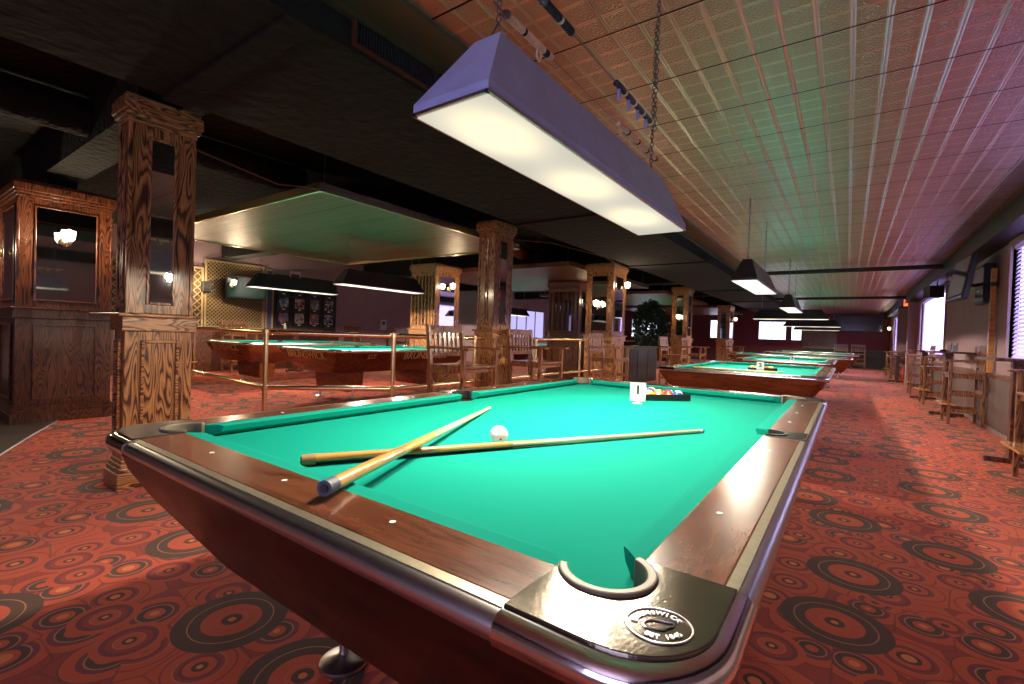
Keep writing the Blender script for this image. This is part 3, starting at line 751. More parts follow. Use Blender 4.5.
def rack(cx, cy, rz, where, full=True):
    t = thing('ball_rack', 'black triangle rack of balls on the %s' % where, 'rack', (cx, cy, ZB+.0005), rz)
    s = BR*2*5+.024; h = s*.8660254
    tri = [(-s/2-.02, -h/3-.012), (s/2+.02, -h/3-.012), (0, h*2/3+.028)]
    tri_i = [(x*.945, y*.945) for x, y in tri]
    e = MB(); n = 3
    for i in range(3):
        a, b, c, d = tri[i], tri[(i+1) % 3], tri_i[(i+1) % 3], tri_i[i]
        e.prism([a, b, c, d], 0, .036)
    e.build('frame', M['plastic'], t, bevel=.002)
    if not full:
        return t
    order = [0, 'w', 4, 2, '9b', 3, 5, 1, '12', 6, 7, 11, 13, 14, 10]
    ix = 0
    mt = Matrix.Translation((cx, cy, 0)) @ Matrix.Rotation(rz, 4, 'Z')
    seq = [(0, 0), (0, 1), (4, 0), (2, 0), (1, 1), (4, 1), (1, 0), (2, 1), (3, 0), (5, 0), (6, 0), (7, 0), (3, 1), (5, 1), (6, 1)]
    for row in range(5):
        for k in range(5-row):
            ci, st = seq[ix]
            nm, c = BC[ci]
            x = (k-(4-row)/2)*BR*2.01; y = -.0664+row*BR*1.742
            p = mt @ Vector((x, y, ZB+BR))
            lab = '%s %s ball in the black triangle rack, row %d from the card' % ('striped' if st else 'solid', nm, row+1)
            ball(lab, p, ballmat('ball_%s_%d' % (nm, st), c, st), 'ball', 'balls in the rack on the nearest table', (random.uniform(-.6, .6), random.uniform(-.6, .6), random.uniform(0, 6)))
            ix += 1
    return t
rack(-.005, 2.09, math.radians(45), 'nearest table behind the number card')
def number_card(txt, loc, rz, label):
    t = thing('number_card', label, 'card', loc, rz)
    MB().lathe([(0, 0), (.027, 0), (.028, .003), (.014, .007), (.006, .010), (.005, .018), (0, .018)], 20).build('stand', M['clear'], t, smooth=True)
    MB().torus((0, -.004, .034), .016, .0016, Matrix.Rotation(PI/2, 4, 'X'), 20, 6).build('clip_ring', M['clear'], t, smooth=True)
    co = MB().box(-.040, .040, -.001, .001, .014, .110).build('card', M['white'], t)
    e = MB(); text_geo(e, txt, .062, .0006, frame3((0, -.0014, .070), (1, 0, 0), (0, 0, 1)), bold=.045)
    e.build('numeral', M['numeral'], co)
    return t
number_card('1', (.012, 1.80, ZB+.001), math.radians(30), 'white card numbered 1 in a round stand on nearest table')

# second and third table things
rack(-.0, 6.0, math.radians(30), 'second table behind its card', False)
number_card('2', (.04, 5.80, ZB+.001), math.radians(12), 'white card numbered 2 standing on the second table')
number_card('3', (.03, 9.9, ZB+.001), math.radians(8), 'white card numbered 3 standing on the third table')
mt = Matrix.Translation((0, 6.0, 0)) @ Matrix.Rotation(math.radians(30), 4, 'Z')
for k in range(5):
    nm, c = BC[(4, 0, 4, 2, 0)[k]]; p = mt @ Vector(((k-2)*BR*2.01, -.0664, ZB+BR))
    ball('%s ball in the front row of the rack on second table' % ['orange leftmost', 'yellow', 'middle orange', 'red', 'yellow rightmost'][k], p, ballmat('far_ball_%d' % k, c, 0), 'ball', 'balls on the second table')
cue('pool_cue', 'cue lying across the near end of the second table', (-.55, 4.98, .800), (.25, 5.55, .772), .0150, .0065, M['butt'], M['rubber'])
cue('pool_cue', 'short dark cue pair lying on the second table', (-.50, 5.12, .785), (.30, 5.75, .772), .0150, .0065, M['rosebutt'], M['rubber'])
cue('pool_cue', 'cue lying crossways on the fourth pool table', (-1.1, 13.75, .785), (.2, 13.9, .772), .0150, .0065, M['butt'], M['rubber'])
ch = MB().box(-.02, .02, -.02, .02, 0, .03).build('chalk_cube', M['plastic']); ch.location = (-.33, 5.18, ZB+.02); tag(ch, 'dark chalk cube on the second table by the cues', 'chalk')
ch.location = (-.33, 5.30, ZB)
ch.scale = (1, 1, 1)

# ------------------------------------------------------------------ oak columns
def column(label, x0, x1, y0, y1, zt=2.52, ledge=1.15, shelf=0, mirror=True, ribs=(), base_h=.2, wide=False, mat='oak', notch=False):
    cx, cy = (x0+x1)/2, (y0+y1)/2; a, b = (x1-x0)/2, (y1-y0)/2
    t = thing('oak_column', label, 'column', (cx, cy, 0))
    m1, m2 = M[mat], M['oakx' if mat == 'oak' else mat]
    bs = MB()
    for e, z0, z1 in ((.036, 0, .11), (.026, .11, .14), (.018, .14, .165), (.008, .165, .19)): bs.box(-a-e, a+e, -b-e, b+e, z0, z1)
    bs.build('base', m2, t, bevel=.006)
    lo = MB().box(-a, a, -b, b, .19, ledge-.11).build('lower_shaft', m1, t, bevel=.006)
    # raised mouldings around sunk panels on every face, lower
    def facefr(z0, z1, margin, w_, th, name, mt_, fill=None, filln='panel', par=t, faces=(0, 1, 2, 3)):
        for k in faces:
            hw = (a if k in (0, 2) else b)
            if hw*2 < .2: mg = margin*.6
            else: mg = margin
            e = MB(); f = MB()
            def put(bb, u0, u1, za, zb, t0, t1):
                if k == 0: bb.box(u0, u1, -b-t1, -b-t0, za, zb)
                if k == 2: bb.box(u0, u1, b+t0, b+t1, za, zb)
                if k == 1: bb.box(a+t0, a+t1, u0, u1, za, zb)
                if k == 3: bb.box(-a-t1, -a-t0, u0, u1, za, zb)
            u = hw-mg
            put(e, -u, -u+w_, z0, z1, 0, th); put(e, u-w_, u, z0, z1, 0, th); put(e, -u+w_, u-w_, z0, z0+w_, 0, th); put(e, -u+w_, u-w_, z1-w_, z1, 0, th)
            eo = e.build(name, mt_, par, bevel=min(.005, w_*.3))
            if fill is not None:
                put(f, -u+w_, u-w_, z0+w_, z1-w_, .001, .004); f.build(filln, fill, eo)
    facefr(.24, ledge-.17, .085 if not wide else .13, .020, .020, 'panel_moulding', m2)
    MB().box(-a-.020, a+.020, -b-.020, b+.020, ledge-.11, ledge-.016).build('frieze', m2, t, bevel=.004)
    MB().box(-a-.045-shelf, a+.045, -b-.045, b+.045, ledge-.016, ledge+.006).build('ledge', m2, t, bevel=.006)
    MB().box(-a+.012, a-.012, -b+.012, b-.012, ledge+.006, zt-.12).build('upper_shaft', m1, t, bevel=.006)
    a -= .012; b -= .012
    facefr(ledge+.07, zt-.19, .10 if not wide else .12, .018, .012, 'mirror_frame', m1, M['glass_dark'], 'mirror')
    # corner pilaster beads
    e = MB()
    for sx in (-1, 1):
        for sy in (-1, 1): e.box(sx*a-.012, sx*a+.012, sy*b-.012, sy*b+.012, ledge+.006, zt-.12)
    e.build('corner_beads', m1, t, bevel=.004)
    for k in ribs:
        e = MB(); n = 7
        for i in range(n):
            u = -(a-.05)+(2*a-.1)*i/(n-1)
            if k == 0: e.tube([(u, -b-.02, ledge+.09), (u, -b-.02, zt-.21)], .022, 8)
        e.build('fluting', m1, t, smooth=True)
    a += .012; b += .012
    c = MB()
    for e_, z0, z1 in ((.006, zt-.12, zt-.09), (.022, zt-.09, zt-.06), (.034, zt-.06, zt+.02), (.02, zt+.02, zt+.05)): c.box(-a-e_, a+e_, -b-e_, b+e_, z0, z1)
    c.build('capital', m2, t, bevel=.008)
    return t
column('nearest oak column with narrow mirrors, left of the nearest pool table', -3.15, -2.95, .47, .86, 2.53, shelf=.35)
column('slim oak column with mirror behind the nearest table, second from camera', -3.23, -2.95, 4.38, 4.79, 2.56)
column('broad oak column with wall lamp, third along the row', -3.54, -2.95, 8.245, 8.90, 2.55)
column('fourth oak column along the row, beside a dark potted tree', -3.40, -2.95, 13.6, 14.15, 2.62)
column('fifth oak column along the row, nearest the back windows', -3.40, -2.95, 19.6, 20.4, 2.50)
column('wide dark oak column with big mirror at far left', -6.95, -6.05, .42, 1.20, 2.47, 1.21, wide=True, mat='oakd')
column('fluted oak column with mirror behind the right railing table', -6.85, -6.13, 6.5, 7.25, 2.48, 1.15, ribs=(0,), wide=True)
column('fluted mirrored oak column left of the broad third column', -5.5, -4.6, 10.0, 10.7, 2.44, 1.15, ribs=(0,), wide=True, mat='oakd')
# timber caps carrying the bulkhead above the columns
for i, (x, y) in enumerate(((-3.14, .66), (-3.09, 4.6), (-3.24, 8.6), (-3.17, 13.9), (-3.17, 20.0), (-6.5, .82), (-6.49, 6.87), (-5.05, 10.35))):
    o = MB().box(-.13, .13, -.13, .13, 0, ZD-2.5).build('trim_%d' % (10+i), M['darkceil']); o['kind'] = 'structure'
    o.location = (x, y, 2.5)
    if i >= 5: o.location.z = 2.48
# ------------------------------------------------------------------ wall sconces
def sconce(label, loc, rz, watts=2.0, r=.05):
    t = thing('wall_sconce', label, 'lamp', loc, rz)
    MB().lathe([(0, 0), (.05, 0), (.05, .012), (.03, .02), (0, .02)], 16, (0, 0, 0), Matrix.Rotation(PI/2, 4, 'Y')).build('backplate', M['brass'], t, smooth=True)
    MB().tube([(.01, 0, 0), (.05, 0, -.05), (.10, 0, -.05), (.12, 0, .0)], .006, 8).build('arm', M['brass'], t, smooth=True)
    MB().lathe([(0, 0), (.03, 0), (.052, .03), (.056, .07), (.060, .11), (.057, .11), (.052, .07), (.047, .032), (.027, .006), (0, .006)], 18, (.12, 0, .0)).build('glass_shade', M['litglass'], t, smooth=True)
    MB().sphere((.12, 0, .075), .040, 12, 8, (1, 1, 1.3)).build('bulb', M['bulb'], t, smooth=True)
    ld = bpy.data.lights.new('sconce_light', 'POINT'); ld.energy = watts*2; ld.color = (1, .78, .5); ld.shadow_soft_size = .03
    lo = bpy.data.objects.new('sconce_light', ld); COL.objects.link(lo); lo.parent = t; lo.location = (.2, 0, .06)
sconce('lit glass sconce on the wide dark column mirror at far left', (-6.03, .79, 1.93), 0, 14)
sconce('lit sconce on left side of the wide dark column', (-6.62, .40, 1.80), -PI/2, 8)
sconce('lit sconce on the right face of broad third oak column', (-2.93, 8.62, 2.12), 0, 5)
sconce('lit sconce on the front face of third oak column', (-3.25, 8.23, 1.72), -PI/2, 2)
sconce('lit sconce on the fluted column behind the railing table', (-6.11, 6.88, 2.02), 0, 5)
sconce('lit sconce on the mirrored column left of the third column', (-4.58, 10.35, 1.95), 0, 4)
sconce('lit sconce on the front face of the fourth oak column', (-3.17, 13.57, 1.72), -PI/2, 2)
sconce('lit sconce on the right face of the fifth oak column', (-2.93, 20.0, 1.95), 0, 4)
sconce('lit lamp on the lattice wall, right behind the nearest column', (XL+.03, 3.80, 1.93), 0, 22)
sconce('lit lamp on the lattice wall in front of the dark television', (XL+.35, 4.62, 2.02), 0, 22)
sconce('small lit sconce in the far right corner by the window', (XR-.03, 27.2, 1.9), PI, 2)

# ------------------------------------------------------------------ brass railing
t = thing('brass_railing', 'polished brass railing around the two left pool tables by the first column', 'railing', (-3.1, 0, 0))
RP = [(-3.3, 2.08), (-.88, 1.92), (0, 2.84), (0, 4.36)]
for z, nm in ((1.04, 'top_rail'), (.47, 'lower_rail')):
    MB().tube([(x, y, z) for x, y in RP], .026, 12).build(nm, M['brass'], t, smooth=True)
for x, y in RP[:3]+[(0, 4.2)]:
    MB().lathe([(.05, 0), (.05, .012), (.026, .02), (.024, .44), (.034, .445), (.034, .495), (.024, .50), (.024, 1.02), (.036, 1.025), (.036, 1.065), (.02, 1.075), (0, 1.082)], 16, (x, y, 0)).build('post', M['brass'], t, smooth=True)
t = thing('brass_railing', 'brass railing between second and third oak columns behind chairs', 'railing', (-3.1, 0, 0))
for z, nm in ((1.04, 'top_rail'), (.47, 'lower_rail')):
    MB().tube([(0, 4.83, z), (0, 8.23, z)], .021, 12).build(nm, M['brass'], t, smooth=True)
for y in (5.7, 7.2):
    MB().lathe([(.045, 0), (.045, .012), (.022, .02), (.020, 1.02), (.030, 1.025), (.030, 1.055), (.02, 1.065), (0, 1.072)], 16, (0, y, 0)).build('post', M['brass'], t, smooth=True)

# ------------------------------------------------------------------ tall spectator chairs (seat faces local +x)
def make_chair(label, loc, rz):
    t = thing('spectator_chair', label, 'chair', loc, rz)
    W_, D = .27, .46
    cw = M['chairwood']
    for sy in (-1, 1):
        y = sy*W_
        MB().loft([[(-.03+dx, y-.022, z), (.015+dx, y-.022, z), (.015+dx, y+.022, z), (-.03+dx, y+.022, z)] for z, dx in ((0, 0), (.75, 0), (1.18, -.05))]).build('back_post', cw, t, bevel=.004)
        MB().box(D-.02, D+.025, y-.022, y+.022, 0, .925).build('front_post', cw, t, bevel=.004)
        MB().box(-.04, D+.10, y-.04, y+.04, .925, .948).build('armrest', cw, t, bevel=.006)
        for z in (.18, .42): MB().box(.015, D-.02, y-.012, y+.012, z, z+.05).build('side_stretcher', cw, t, bevel=.003)
    MB().box(-.005, D+.03, -W_+.022, W_-.022, .725, .755).build('seat', cw, t, bevel=.008)
    MB().box(0, D, -W_+.022, W_-.022, .68, .725).build('seat_apron', cw, t, bevel=.003)
    for z0, h in ((1.10, .075), (.835, .045)):
        dx = -.05*(z0-.75)/.43
        MB().box(-.018+dx, .010+dx, -W_+.022, W_-.022, z0, z0+h).build('back_rail', cw, t, bevel=.004)
    for i in range(6):
        y = -.18+.36*i/5
        MB().loft([[(-.012+dx, y-.018, z), (.002+dx, y-.018, z), (.002+dx, y+.018, z), (-.012+dx, y+.018, z)] for z, dx in ((.87, -.013), (1.105, -.042))]).build('back_slat', cw, t)
    MB().box(D-.10, D+.13, -W_-.02, W_+.02, .28, .303).build('footrest', M['butt'], t, bevel=.004)
    for z in (.16, .45): MB().box(-.018, .006, -W_+.022, W_-.022, z, z+.045).build('back_stretcher', cw, t, bevel=.003)
    return t
c0 = make_chair('tall slat-back chair in front of the brass railing, left of second column', (-2.78, 3.36, 0), 0)
dup(c0, (-2.78, 4.85, 0), 0, 'tall slat-back chair just right of the slim second column')
dup(c0, (-2.78, 7.25, 0), 0, 'tall slat-back chair just before the broad third column')
dup(c0, (-2.72, 10.9, 0), 0, 'tall slat-back chair left of the fourth oak column')
dup(c0, (-2.78, 12.9, 0), 0, 'tall slat-back chair close to the front of fourth column')
dup(c0, (-2.78, 18.6, 0), 0, 'tall slat-back chair beside the fifth oak column')
dup(c0, (2.50, 9.15, 0), PI, 'tall chair against the right wall under the television').scale = (.78, 1, 1)
dup(c0, (2.50, 12.0, 0), PI, 'tall chair on the right before the big bright window').scale = (.78, 1, 1)
dup(c0, (2.50, 14.4, 0), PI, 'tall chair on the right below the big bright window').scale = (.78, 1, 1)
dup(c0, (2.50, 20.6, 0), PI, 'tall chair far down the right wall past exit sign').scale = (.78, 1, 1)
dup(c0, (2.50, 23.0, 0), PI, 'tall chair far down the right wall by last window').scale = (.78, 1, 1)
dup(c0, (2.50, 5.15, 0), PI, 'tall chair at the right edge under the nearest window').scale = (.78, 1, 1)
dup(c0, (-10.9, 3.45, 0), 0, 'slat-back chair against the lattice wall, nearer the column')
dup(c0, (-10.9, 4.75, 0), 0, 'slat-back chair against the lattice wall, below the television')
dup(c0, (-10.9, 8.0, 0), 0, 'slat-back chair on mauve wall right of the framed pictures')
dup(c0, (-10.9, 9.9, 0), 0, 'slat-back chair on mauve wall near the small white notice')
for i, y in enumerate((24.8, 26.2)):
    dup(c0, ((1.3, .6)[i], 28.4, 0), -PI/2, ['tall chair against the burgundy back wall, right', 'tall chair against the burgundy back wall, left'][i])

# ------------------------------------------------------------------ high tables along both sides
def high_table(label, loc, w_=.5, d=.9, h=1.07):
    t = thing('high_table', label, 'table', loc)
    MB().box(-w_/2, w_/2, -d/2, d/2, h-.03, h).build('table_top', M['oakd'], t, bevel=.008)
    MB().box(-.05, .05, -.05, .05, .04, h-.03).build('post', M['oakd'], t, bevel=.006)
    for r in (0, PI/2):
        mt = Matrix.Rotation(r, 4, 'Z')
        MB().box(-.22, .22, -.035, .035, 0, .05, mt).build('foot', M['oakd'], t, bevel=.006)
    return t
high_table('narrow high table on the right wall, holding a napkin holder', (2.27, 10.1, 0), .5, 1.0)
high_table('narrow high table on the right wall by the large window', (2.27, 13.15, 0), .5, .9)
high_table('narrow high table at the right edge under nearest window', (2.27, 6.1, 0), .5, .9, 1.04)
high_table('small high table far right beside the extinguisher', (2.2, 19.0, 0), .5, .6, .85)
high_table('high drinks table between second and third oak columns', (-3.75, 6.6, 0), .6, 1.6, 1.05)
high_table('high drinks table before the lattice wall', (-10.3, 5.9, 0), .5, 1.2, 1.05)
high_table('high drinks table at the mauve wall near the notice', (-10.5, 9.0, 0), .6, 1.1, 1.02)
high_table('high drinks table left of the fourth column', (-4.15, 11.4, 0), .6, 1.0, 1.05)
def napkin_holder(label, loc, rz=0):
    t = thing('napkin_holder', label, 'napkin holder', loc, rz)
    MB().box(-.04, .04, -.07, .07, 0, .012).build('base', M['chrome_s'], t, bevel=.003)
    for s_ in (-1, 1):
        MB().prism([(-.065, 0), (.065, 0), (.065, .09), (.03, .135), (-.03, .135), (-.065, .09)], -.002, .002, frame3((s_*.036, 0, .012), (0, 1, 0), (0, 0, 1))).build('side_plate', M['chrome'], t)
    MB().box(-.03, .03, -.06, .06, .012, .105).build('napkins', M['white'], t)
napkin_holder('chrome napkin holder on high table under the television', (2.30, 9.85, 1.07))
napkin_holder('napkin holder on the high table between the columns', (-3.7, 6.3, 1.05))
def shaker(name, label, loc, mat, h=.09, r=.02):
    o = MB().lathe([(0, 0), (r, 0), (r*1.05, h*.1), (r*.9, h*.6), (r*.6, h*.75), (r*.6, h*.95), (0, h)], 14).build(name, mat, smooth=True); o.location = loc
    tag(o, label, name.replace('_', ' '))
shaker('ashtray', 'low black ashtray on the high table under the television', (2.15, 9.72, 1.07), M['plastic'], .035, .05)
shaker('sauce_bottle', 'dark sauce bottle on high table between the columns', (-3.6, 6.75, 1.05), M['plastic'], .16, .025)
shaker('sauce_bottle', 'red sauce bottle on high table between the columns', (-3.65, 7.0, 1.05), M['burgundy'], .15, .022)
shaker('drinking_glass', 'clear glass on the high table before the lattice wall', (-10.25, 5.6, 1.05), M['clear'], .14, .03)
shaker('fire_extinguisher', 'red fire extinguisher standing by the far right wall', (2.42, 19.75, 0), M['exit'] if 0 else plain('red_enamel', (.45, .03, .02), .3), .5, .08)

# ------------------------------------------------------------------ right wall fittings
t = thing('television', 'television tilted out from the right wall on a bracket', 'television', (2.20, 8.9, 2.14), math.radians(0))
t.rotation_euler = (0, math.radians(9), math.radians(3))
MB().box(-.02, .05, -.47, .47, -.32, .32).build('housing', M['plastic'], t, bevel=.01)
MB().box(-.026, -.021, -.43, .43, -.25, .285).build('screen', M['screen'], t)
MB().box(-.03, -.021, -.42, .42, -.305, -.28).build('speaker_bar', M['chrome_s'], t)
MB().tube([(.05, .3, 0), (.18, .52, .0), (.36, .56, .0)], .025, 8).build('bracket', M['plastic'], t)
t = thing('television', 'dark flat television on right wall beside the tilted one', 'television', (2.50, 9.12, 2.03))
MB().box(-.06, .045, -.30, .30, -.24, .32).build('housing', M['plastic'], t, bevel=.01)
MB().box(-.064, -.061, -.27, .27, -.20, .29).build('screen', M['screen'], t)
MB().box(-.07, -.061, -.04, .08, -.06, -.045).build('badge', M['chrome_s'], t)
t = thing('loudspeaker', 'black box speaker hung above the large bright right window', 'speaker', (2.30, 12.5, 2.28), math.radians(12))
MB().box(-.12, .12, -.17, .17, -.12, .12).build('cabinet', M['plastic'], t, bevel=.01)
MB().lathe([(.09, 0), (.085, .004), (.03, .001), (0, .001)], 18, (0, 0, 0), frame3((-.121, 0, 0), (0, 1, 0), (0, 0, 1)) @ Matrix.Rotation(0, 4, 'X')).build('cone', M['blackmetal'], t, smooth=True)
MB().tube([(.05, 0, .12), (.05, 0, .22)], .012, 6).build('mount', M['plastic'], t)
t = thing('spot_lamp', 'small pale green spotlight left of the wall television', 'lamp', (2.35, 11.3, 2.45))
MB().lathe([(.02, 0), (.06, .02), (.07, .12), (.05, .14), (0, .14)], 14, (0, 0, 0), Matrix.Rotation(PI*.6, 4, 'Y')).build('lamp_head', M['pale_trim'], t, smooth=True)
MB().box(-.015, .015, -.015, .015, -.02, .05).build('mount', M['plastic'], t)
t = thing('wall_post', 'golden wooden pole fixed upright on the right wall with black clamp', 'wall pole', (2.50, 8.1, 0))
t.location.y = 8.60
MB().box(-.03, .03, -.03, .03, .80, 2.25).build('pole', M['butt'], t, bevel=.006)
MB().box(-.10, .045, -.14, .14, .775, .80).build('foot_shelf', M['chairwood'], t, bevel=.004)
cl = MB().tube([(-.03, -.02, 2.02), (-.10, .02, 1.98), (-.06, .12, 1.99)], .014, 8).box(-.05, .04, -.05, .09, 2.0, 2.05)
cl.build('clamp', M['plastic'], t)
t = thing('exit_sign', 'glowing red exit sign high on the far right wall', 'sign', (2.40, 18.6, 2.52))
MB().box(-.15, .13, -.03, .03, -.12, .10).build('housing', M['blackmetal'], t)
MB().box(-.14, .12, -.034, -.031, -.11, .09).build('face', M['exit'], t)
e = MB(); text_geo(e, 'EXIT', .12, .001, frame3((-.01, -.036, -.01), (1, 0, 0), (0, 0, 1))); e.build('lettering', M['white'], t)
struct(MB().box(2.34, XR, 17.9, 18.3, 0, 2.5), 'trim_20', M['purplewall'])
struct(MB().box(2.30, XR, 21.0, 21.4, 0, 2.5), 'trim_21', M['purplewall'])
for i, y in enumerate((11.35, 18.3)):
    o = MB().tube([(-1.25, y, 2.66), (2.45, y, 2.66)], .045, 10).build('ceiling_pipe', M['blackmetal'], smooth=True)
    tag(o, ['dark pipe crossing under the tin ceiling, nearer one', 'dark pipe crossing under the tin ceiling, farther one'][i], 'pipe')
t = thing('air_vent', 'long slatted air vent in the dark bulkhead at top left', 'vent', (-1.275, 1.38, 2.655))
# the vent sits on the bulkhead face
fr = MB().box(.0, .02, -.45, .55, .055, .075).box(.0, .02, -.45, .55, -.075, -.055).box(0, .02, -.45, -.43, -.055, .055).box(0, .02, .53, .55, -.055, .055)
fr.build('frame', M['redbeam'], t)
vs = MB()
for k in range(48): vs.box(.002, .014, -.42+.02*k, -.415+.02*k, -.055, .055)
vs.build('louvres', M['steel'], t)
t = thing('projection_screen', 'dark rectangular screen high on the burgundy back wall', 'screen', (1.25, YB-.08, 2.25))
MB().box(-1.0, 1.0, -.02, .05, -.42, .42).build('frame', M['plastic'], t)
MB().box(-.95, .95, -.025, -.021, -.37, .37).build('surface', M['screen'], t)

# ------------------------------------------------------------------ left wall: lattices, pictures, television
def lattice(label, y0, y1, z0, z1, pitch, mat, x=XL+.03, bw_=.018):
    t = thing('lattice_panel', label, 'lattice', (x, (y0+y1)/2, 0))
    c = (y0+y1)/2
    MB().box(-.02, -.012, y0-c, y1-c, z0, z1).build('backboard', M['latticeback'], t)
    e = MB()
    H, W_ = z1-z0, y1-y0
    for s_ in (-1, 1):
        k = -int(H/pitch)-1
        while k*pitch < W_+H:
            # line y = k*pitch + s*z, clipped
            pts = []
            a0 = k*pitch if s_ == 1 else k*pitch
            lo, hi = 0.0, H
            ya = lambda zz: a0-(H if s_ == 1 else 0)*0+s_*zz+(H if s_ == -1 else -0)*0
            # param zz in [0,H], need 0<=y<=W
            if s_ == 1: lo, hi = max(0, -a0), min(H, W_-a0)
            else: lo, hi = max(0, a0-W_), min(H, a0)
            if hi-lo > .03:
                p0 = (0, y0-c+ya(lo), z0+lo); p1 = (0, y0-c+ya(hi), z0+hi); q = bw_*.7
                e.loft([[(p[0]-.006+s_*.004, p[1]-q, p[2]), (p[0]+.006+s_*.004, p[1]-q, p[2]), (p[0]+.006+s_*.004, p[1]+q, p[2]), (p[0]-.006+s_*.004, p[1]+q, p[2])] for p in (p0, p1)])
            k += 1
    e.build('slats', mat, t)
    f = MB().box(-.02, .02, y0-c-.04, y0-c, z0-.04, z1+.04).box(-.02, .02, y1-c, y1-c+.04, z0-.04, z1+.04).box(-.02, .02, y0-c, y1-c, z1, z1+.04).box(-.02, .02, y0-c, y1-c, z0-.04, z0)
    f.build('frame', M['lattice'], t)
lattice('wide-mesh gold lattice panel on left wall nearest the column', 2.2, 4.12, 1.05, 2.35, .16, M['lattice'])
lattice('fine-mesh gold lattice panel behind the dark television', 4.22, 5.50, 1.05, 2.55, .085, M['lattice'], bw_=.012)
lattice('narrow blue lattice strip beside the framed pictures', 5.62, 5.74, 1.05, 2.5, .085, M['lattice_blue'], bw_=.012)
struct(MB().box(XL, XL+.06, 2.0, 7.7, .0, 1.0), 'trim_22', M['oakd'])
t = thing('television', 'dark flat television on the lattice wall at left', 'television', (XL+.26, 5.0, 2.0), 0)
t.rotation_euler = (0, math.radians(8), math.radians(-12))
MB().box(-.04, .04, -.44, .44, -.27, .27).build('housing', M['plastic'], t, bevel=.01)
MB().box(.041, .045, -.41, .41, -.22, .24).build('screen', M['screen'], t)
MB().tube([(-.04, 0, 0), (-.215, 0, 0)], .02, 6).build('bracket', M['plastic'], t)
t = thing('loudspeaker', 'small black speaker on the wide-mesh lattice panel', 'speaker', (XL+.125, 4.18, 1.95))
MB().box(-.08, .08, -.08, .08, -.12, .12).build('cabinet', M['plastic'], t, bevel=.01)
MB().lathe([(.06, 0), (.055, .004), (.0, .001)], 14, (0, 0, 0), frame3((.081, 0, 0), (0, 1, 0), (0, 0, 1))).build('cone', M['blackmetal'], t)
def picmat(i):
    q = N('picture_%d' % i); o = q.co(); n1 = q.noise(o, 7+i, 4, .6)
    rr = random.Random(i); cs = [(.02, .02, .025), (.25, .09, .05), (.10, .16, .22), (.55, .42, .33), (.08, .22, .20)]; rr.shuffle(cs)
    return q.set(Base_Color=q.ramp(n1, [(.3, cs[0]), (.42, cs[1]), (.52, cs[2]), (.62, cs[3]), (.72, cs[4])], True), Roughness=.25)
struct(MB().box(XL, XL+.02, 5.8, 7.62, .9, 2.45), 'trim_23', M['darkwain'])
words = ['lowest row', 'middle row', 'top row']
for r_, (z0, h) in enumerate(((1.12, .34), (1.52, .34), (1.92, .30))):
    for c_ in range(4):
        y = 5.85+c_*.44
        t = thing('framed_picture', 'framed action photograph in the %s, %s from the lattice' % (words[r_], ['first', 'second', 'third', 'fourth'][c_]), 'picture', (XL+.022, y+.2, z0), 0, 'framed pictures on the left wall')
        MB().box(0, .02, -.185, .185, 0, h+.03).box(0, .03, -.19, -.165, 0, h+.03).box(0, .03, .165, .19, 0, h+.03).build('frame', M['plastic'], t, bevel=.004)
        MB().box(.0205, .024, -.13, .13, .07, h).build('photo', picmat(r_*4+c_), t)
        MB().box(.0205, .025, -.04, .04, .025, .045).build('name_plate', M['ivory'], t)
o = MB().box(0, .01, -.13, .13, 0, .30).build('jersey_frame', M['white']); bpy.data.objects.remove(o)
t = thing('hanging_banner', 'small white and dark red banner above the framed pictures', 'banner', (XL+.03, 6.35, 2.26))
MB().box(0, .01, -.15, .15, 0, .32).build('banner_cloth', M['white'], t)
MB().box(.011, .014, -.12, .12, .04, .24).build('emblem_patch', M['burgundy'], t)
MB().tube([(.005, -.15, .33), (.005, .15, .33)], .006, 6).build('rod', M['steel'], t)
t = thing('wall_notice', 'small white notice card on the mauve wall', 'notice', (XL+.01, 9.35, 1.10))
MB().box(0, .01, -.12, .12, 0, .32).build('card', M['white'], t)
MB().box(.011, .012, -.06, .06, .17, .27).build('printed_mark', M['rubber'], t)
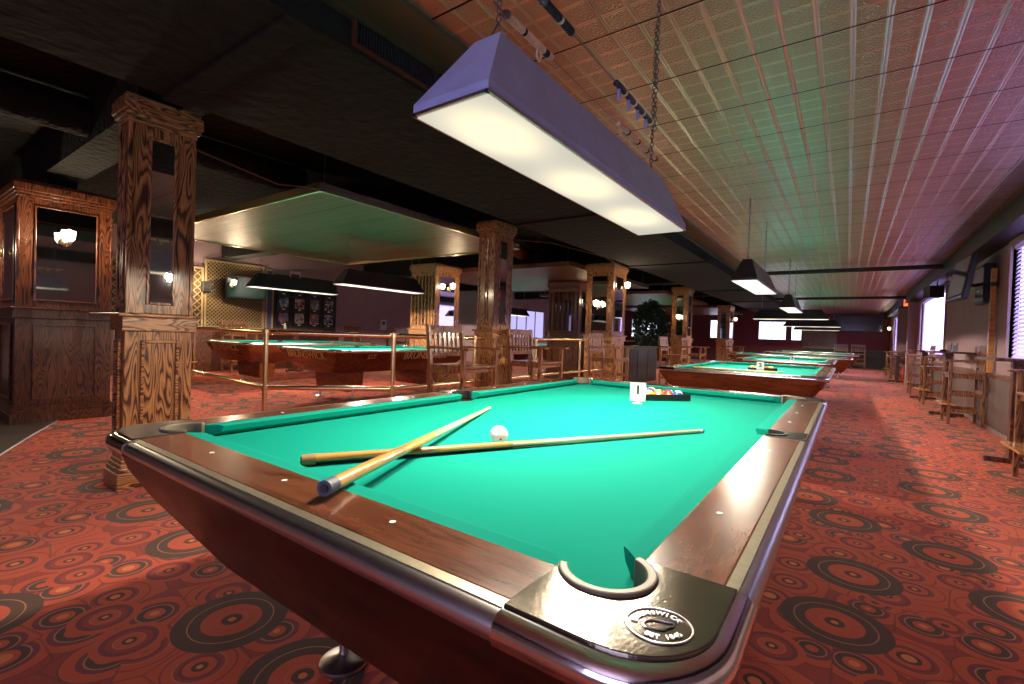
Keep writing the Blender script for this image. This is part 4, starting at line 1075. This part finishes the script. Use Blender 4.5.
# ------------------------------------------------------------------ potted tree between the third and fourth columns
t = thing('potted_tree', 'dark bushy indoor tree left of the fourth oak column', 'plant', (-3.72, 12.7, 0))
MB().lathe([(0, 0), (.17, 0), (.22, .35), (.24, .38), (.21, .38), (.19, .34), (0, .34)], 20).build('pot', M['darkwain'], t, smooth=True)
tr = MB()
for k in range(5):
    a = k*1.3; tr.tube([(0.02*math.cos(a), .02*math.sin(a), .34), (.1*math.cos(a), .1*math.sin(a), .9), (.3*math.cos(a), .3*math.sin(a), 1.6)], .018, 6, .006)
tr.build('trunk', M['oakd'], t)
lf = MB()
for k in range(5200):
    th = random.uniform(0, 2*PI); u = random.uniform(-1, 1); rr = random.uniform(.5, 1)**.6
    c = Vector((math.cos(th)*math.sqrt(1-u*u)*.50*rr, math.sin(th)*math.sqrt(1-u*u)*.50*rr, 1.5+u*.72*rr))
    d = Vector((random.gauss(0, 1), random.gauss(0, 1), random.gauss(-.3, .7))).normalized(); s_ = d.cross(Vector((random.gauss(0, 1), random.gauss(0, 1), random.gauss(0, 1)))).normalized()
    L = random.uniform(.07, .12); lf.face([c, c+d*L*.5+s_*L*.22, c+d*L, c+d*L*.5-s_*L*.22])
lf.build('foliage', M['leaf'], t)
# dark sideboard between the third and fourth columns
t = thing('sideboard', 'low black sideboard between the third and fourth columns', 'cabinet', (-3.55, 11.0, 0))
MB().box(-.25, .25, -1.1, 1.1, 0, .88).build('body', M['plastic'], t, bevel=.01)
MB().box(-.28, .28, -1.13, 1.13, .88, .91).build('top', M['darkwain'], t, bevel=.005)
for k in range(3): MB().box(.251, .265, -1.05+.71*k, -.38+.71*k, .12, .82).build('door', M['blackmetal'], t, bevel=.004)
# ducts and cables in the dark left ceiling
o = MB().tube([(-4.6, -3.5, 2.86), (-4.6, 2.6, 2.86)], .16, 16).build('air_duct', M['duct'], smooth=True); o.data.materials[0] = M['darkceil']; tag(o, 'dark round air duct above the nearest oak column', 'duct')
o = MB().tube([(-5.0, 8.35, 2.84), (-4.0, 5.0, 2.84)], .15, 16).build('air_duct', M['redbeam'], smooth=True); tag(o, 'red-brown round duct above the second hanging panel', 'duct')
for i, pts in enumerate(([(-3.15, 4.9, 2.47), (-2.8, 5.6, 2.50), (-2.4, 6.6, 2.42), (-2.75, 8.0, 2.50)], [(-3.40, .95, 2.5), (-3.6, 1.8, 2.46), (-3.7, 2.6, 2.62), (-3.8, 3.6, 2.6)])):
    o = MB().tube(pts, .008, 6).build('ceiling_cable', M['redbeam'], smooth=True); tag(o, ['reddish cable looping between second and third columns', 'thin cable looping above the first oak column'][i], 'cable')
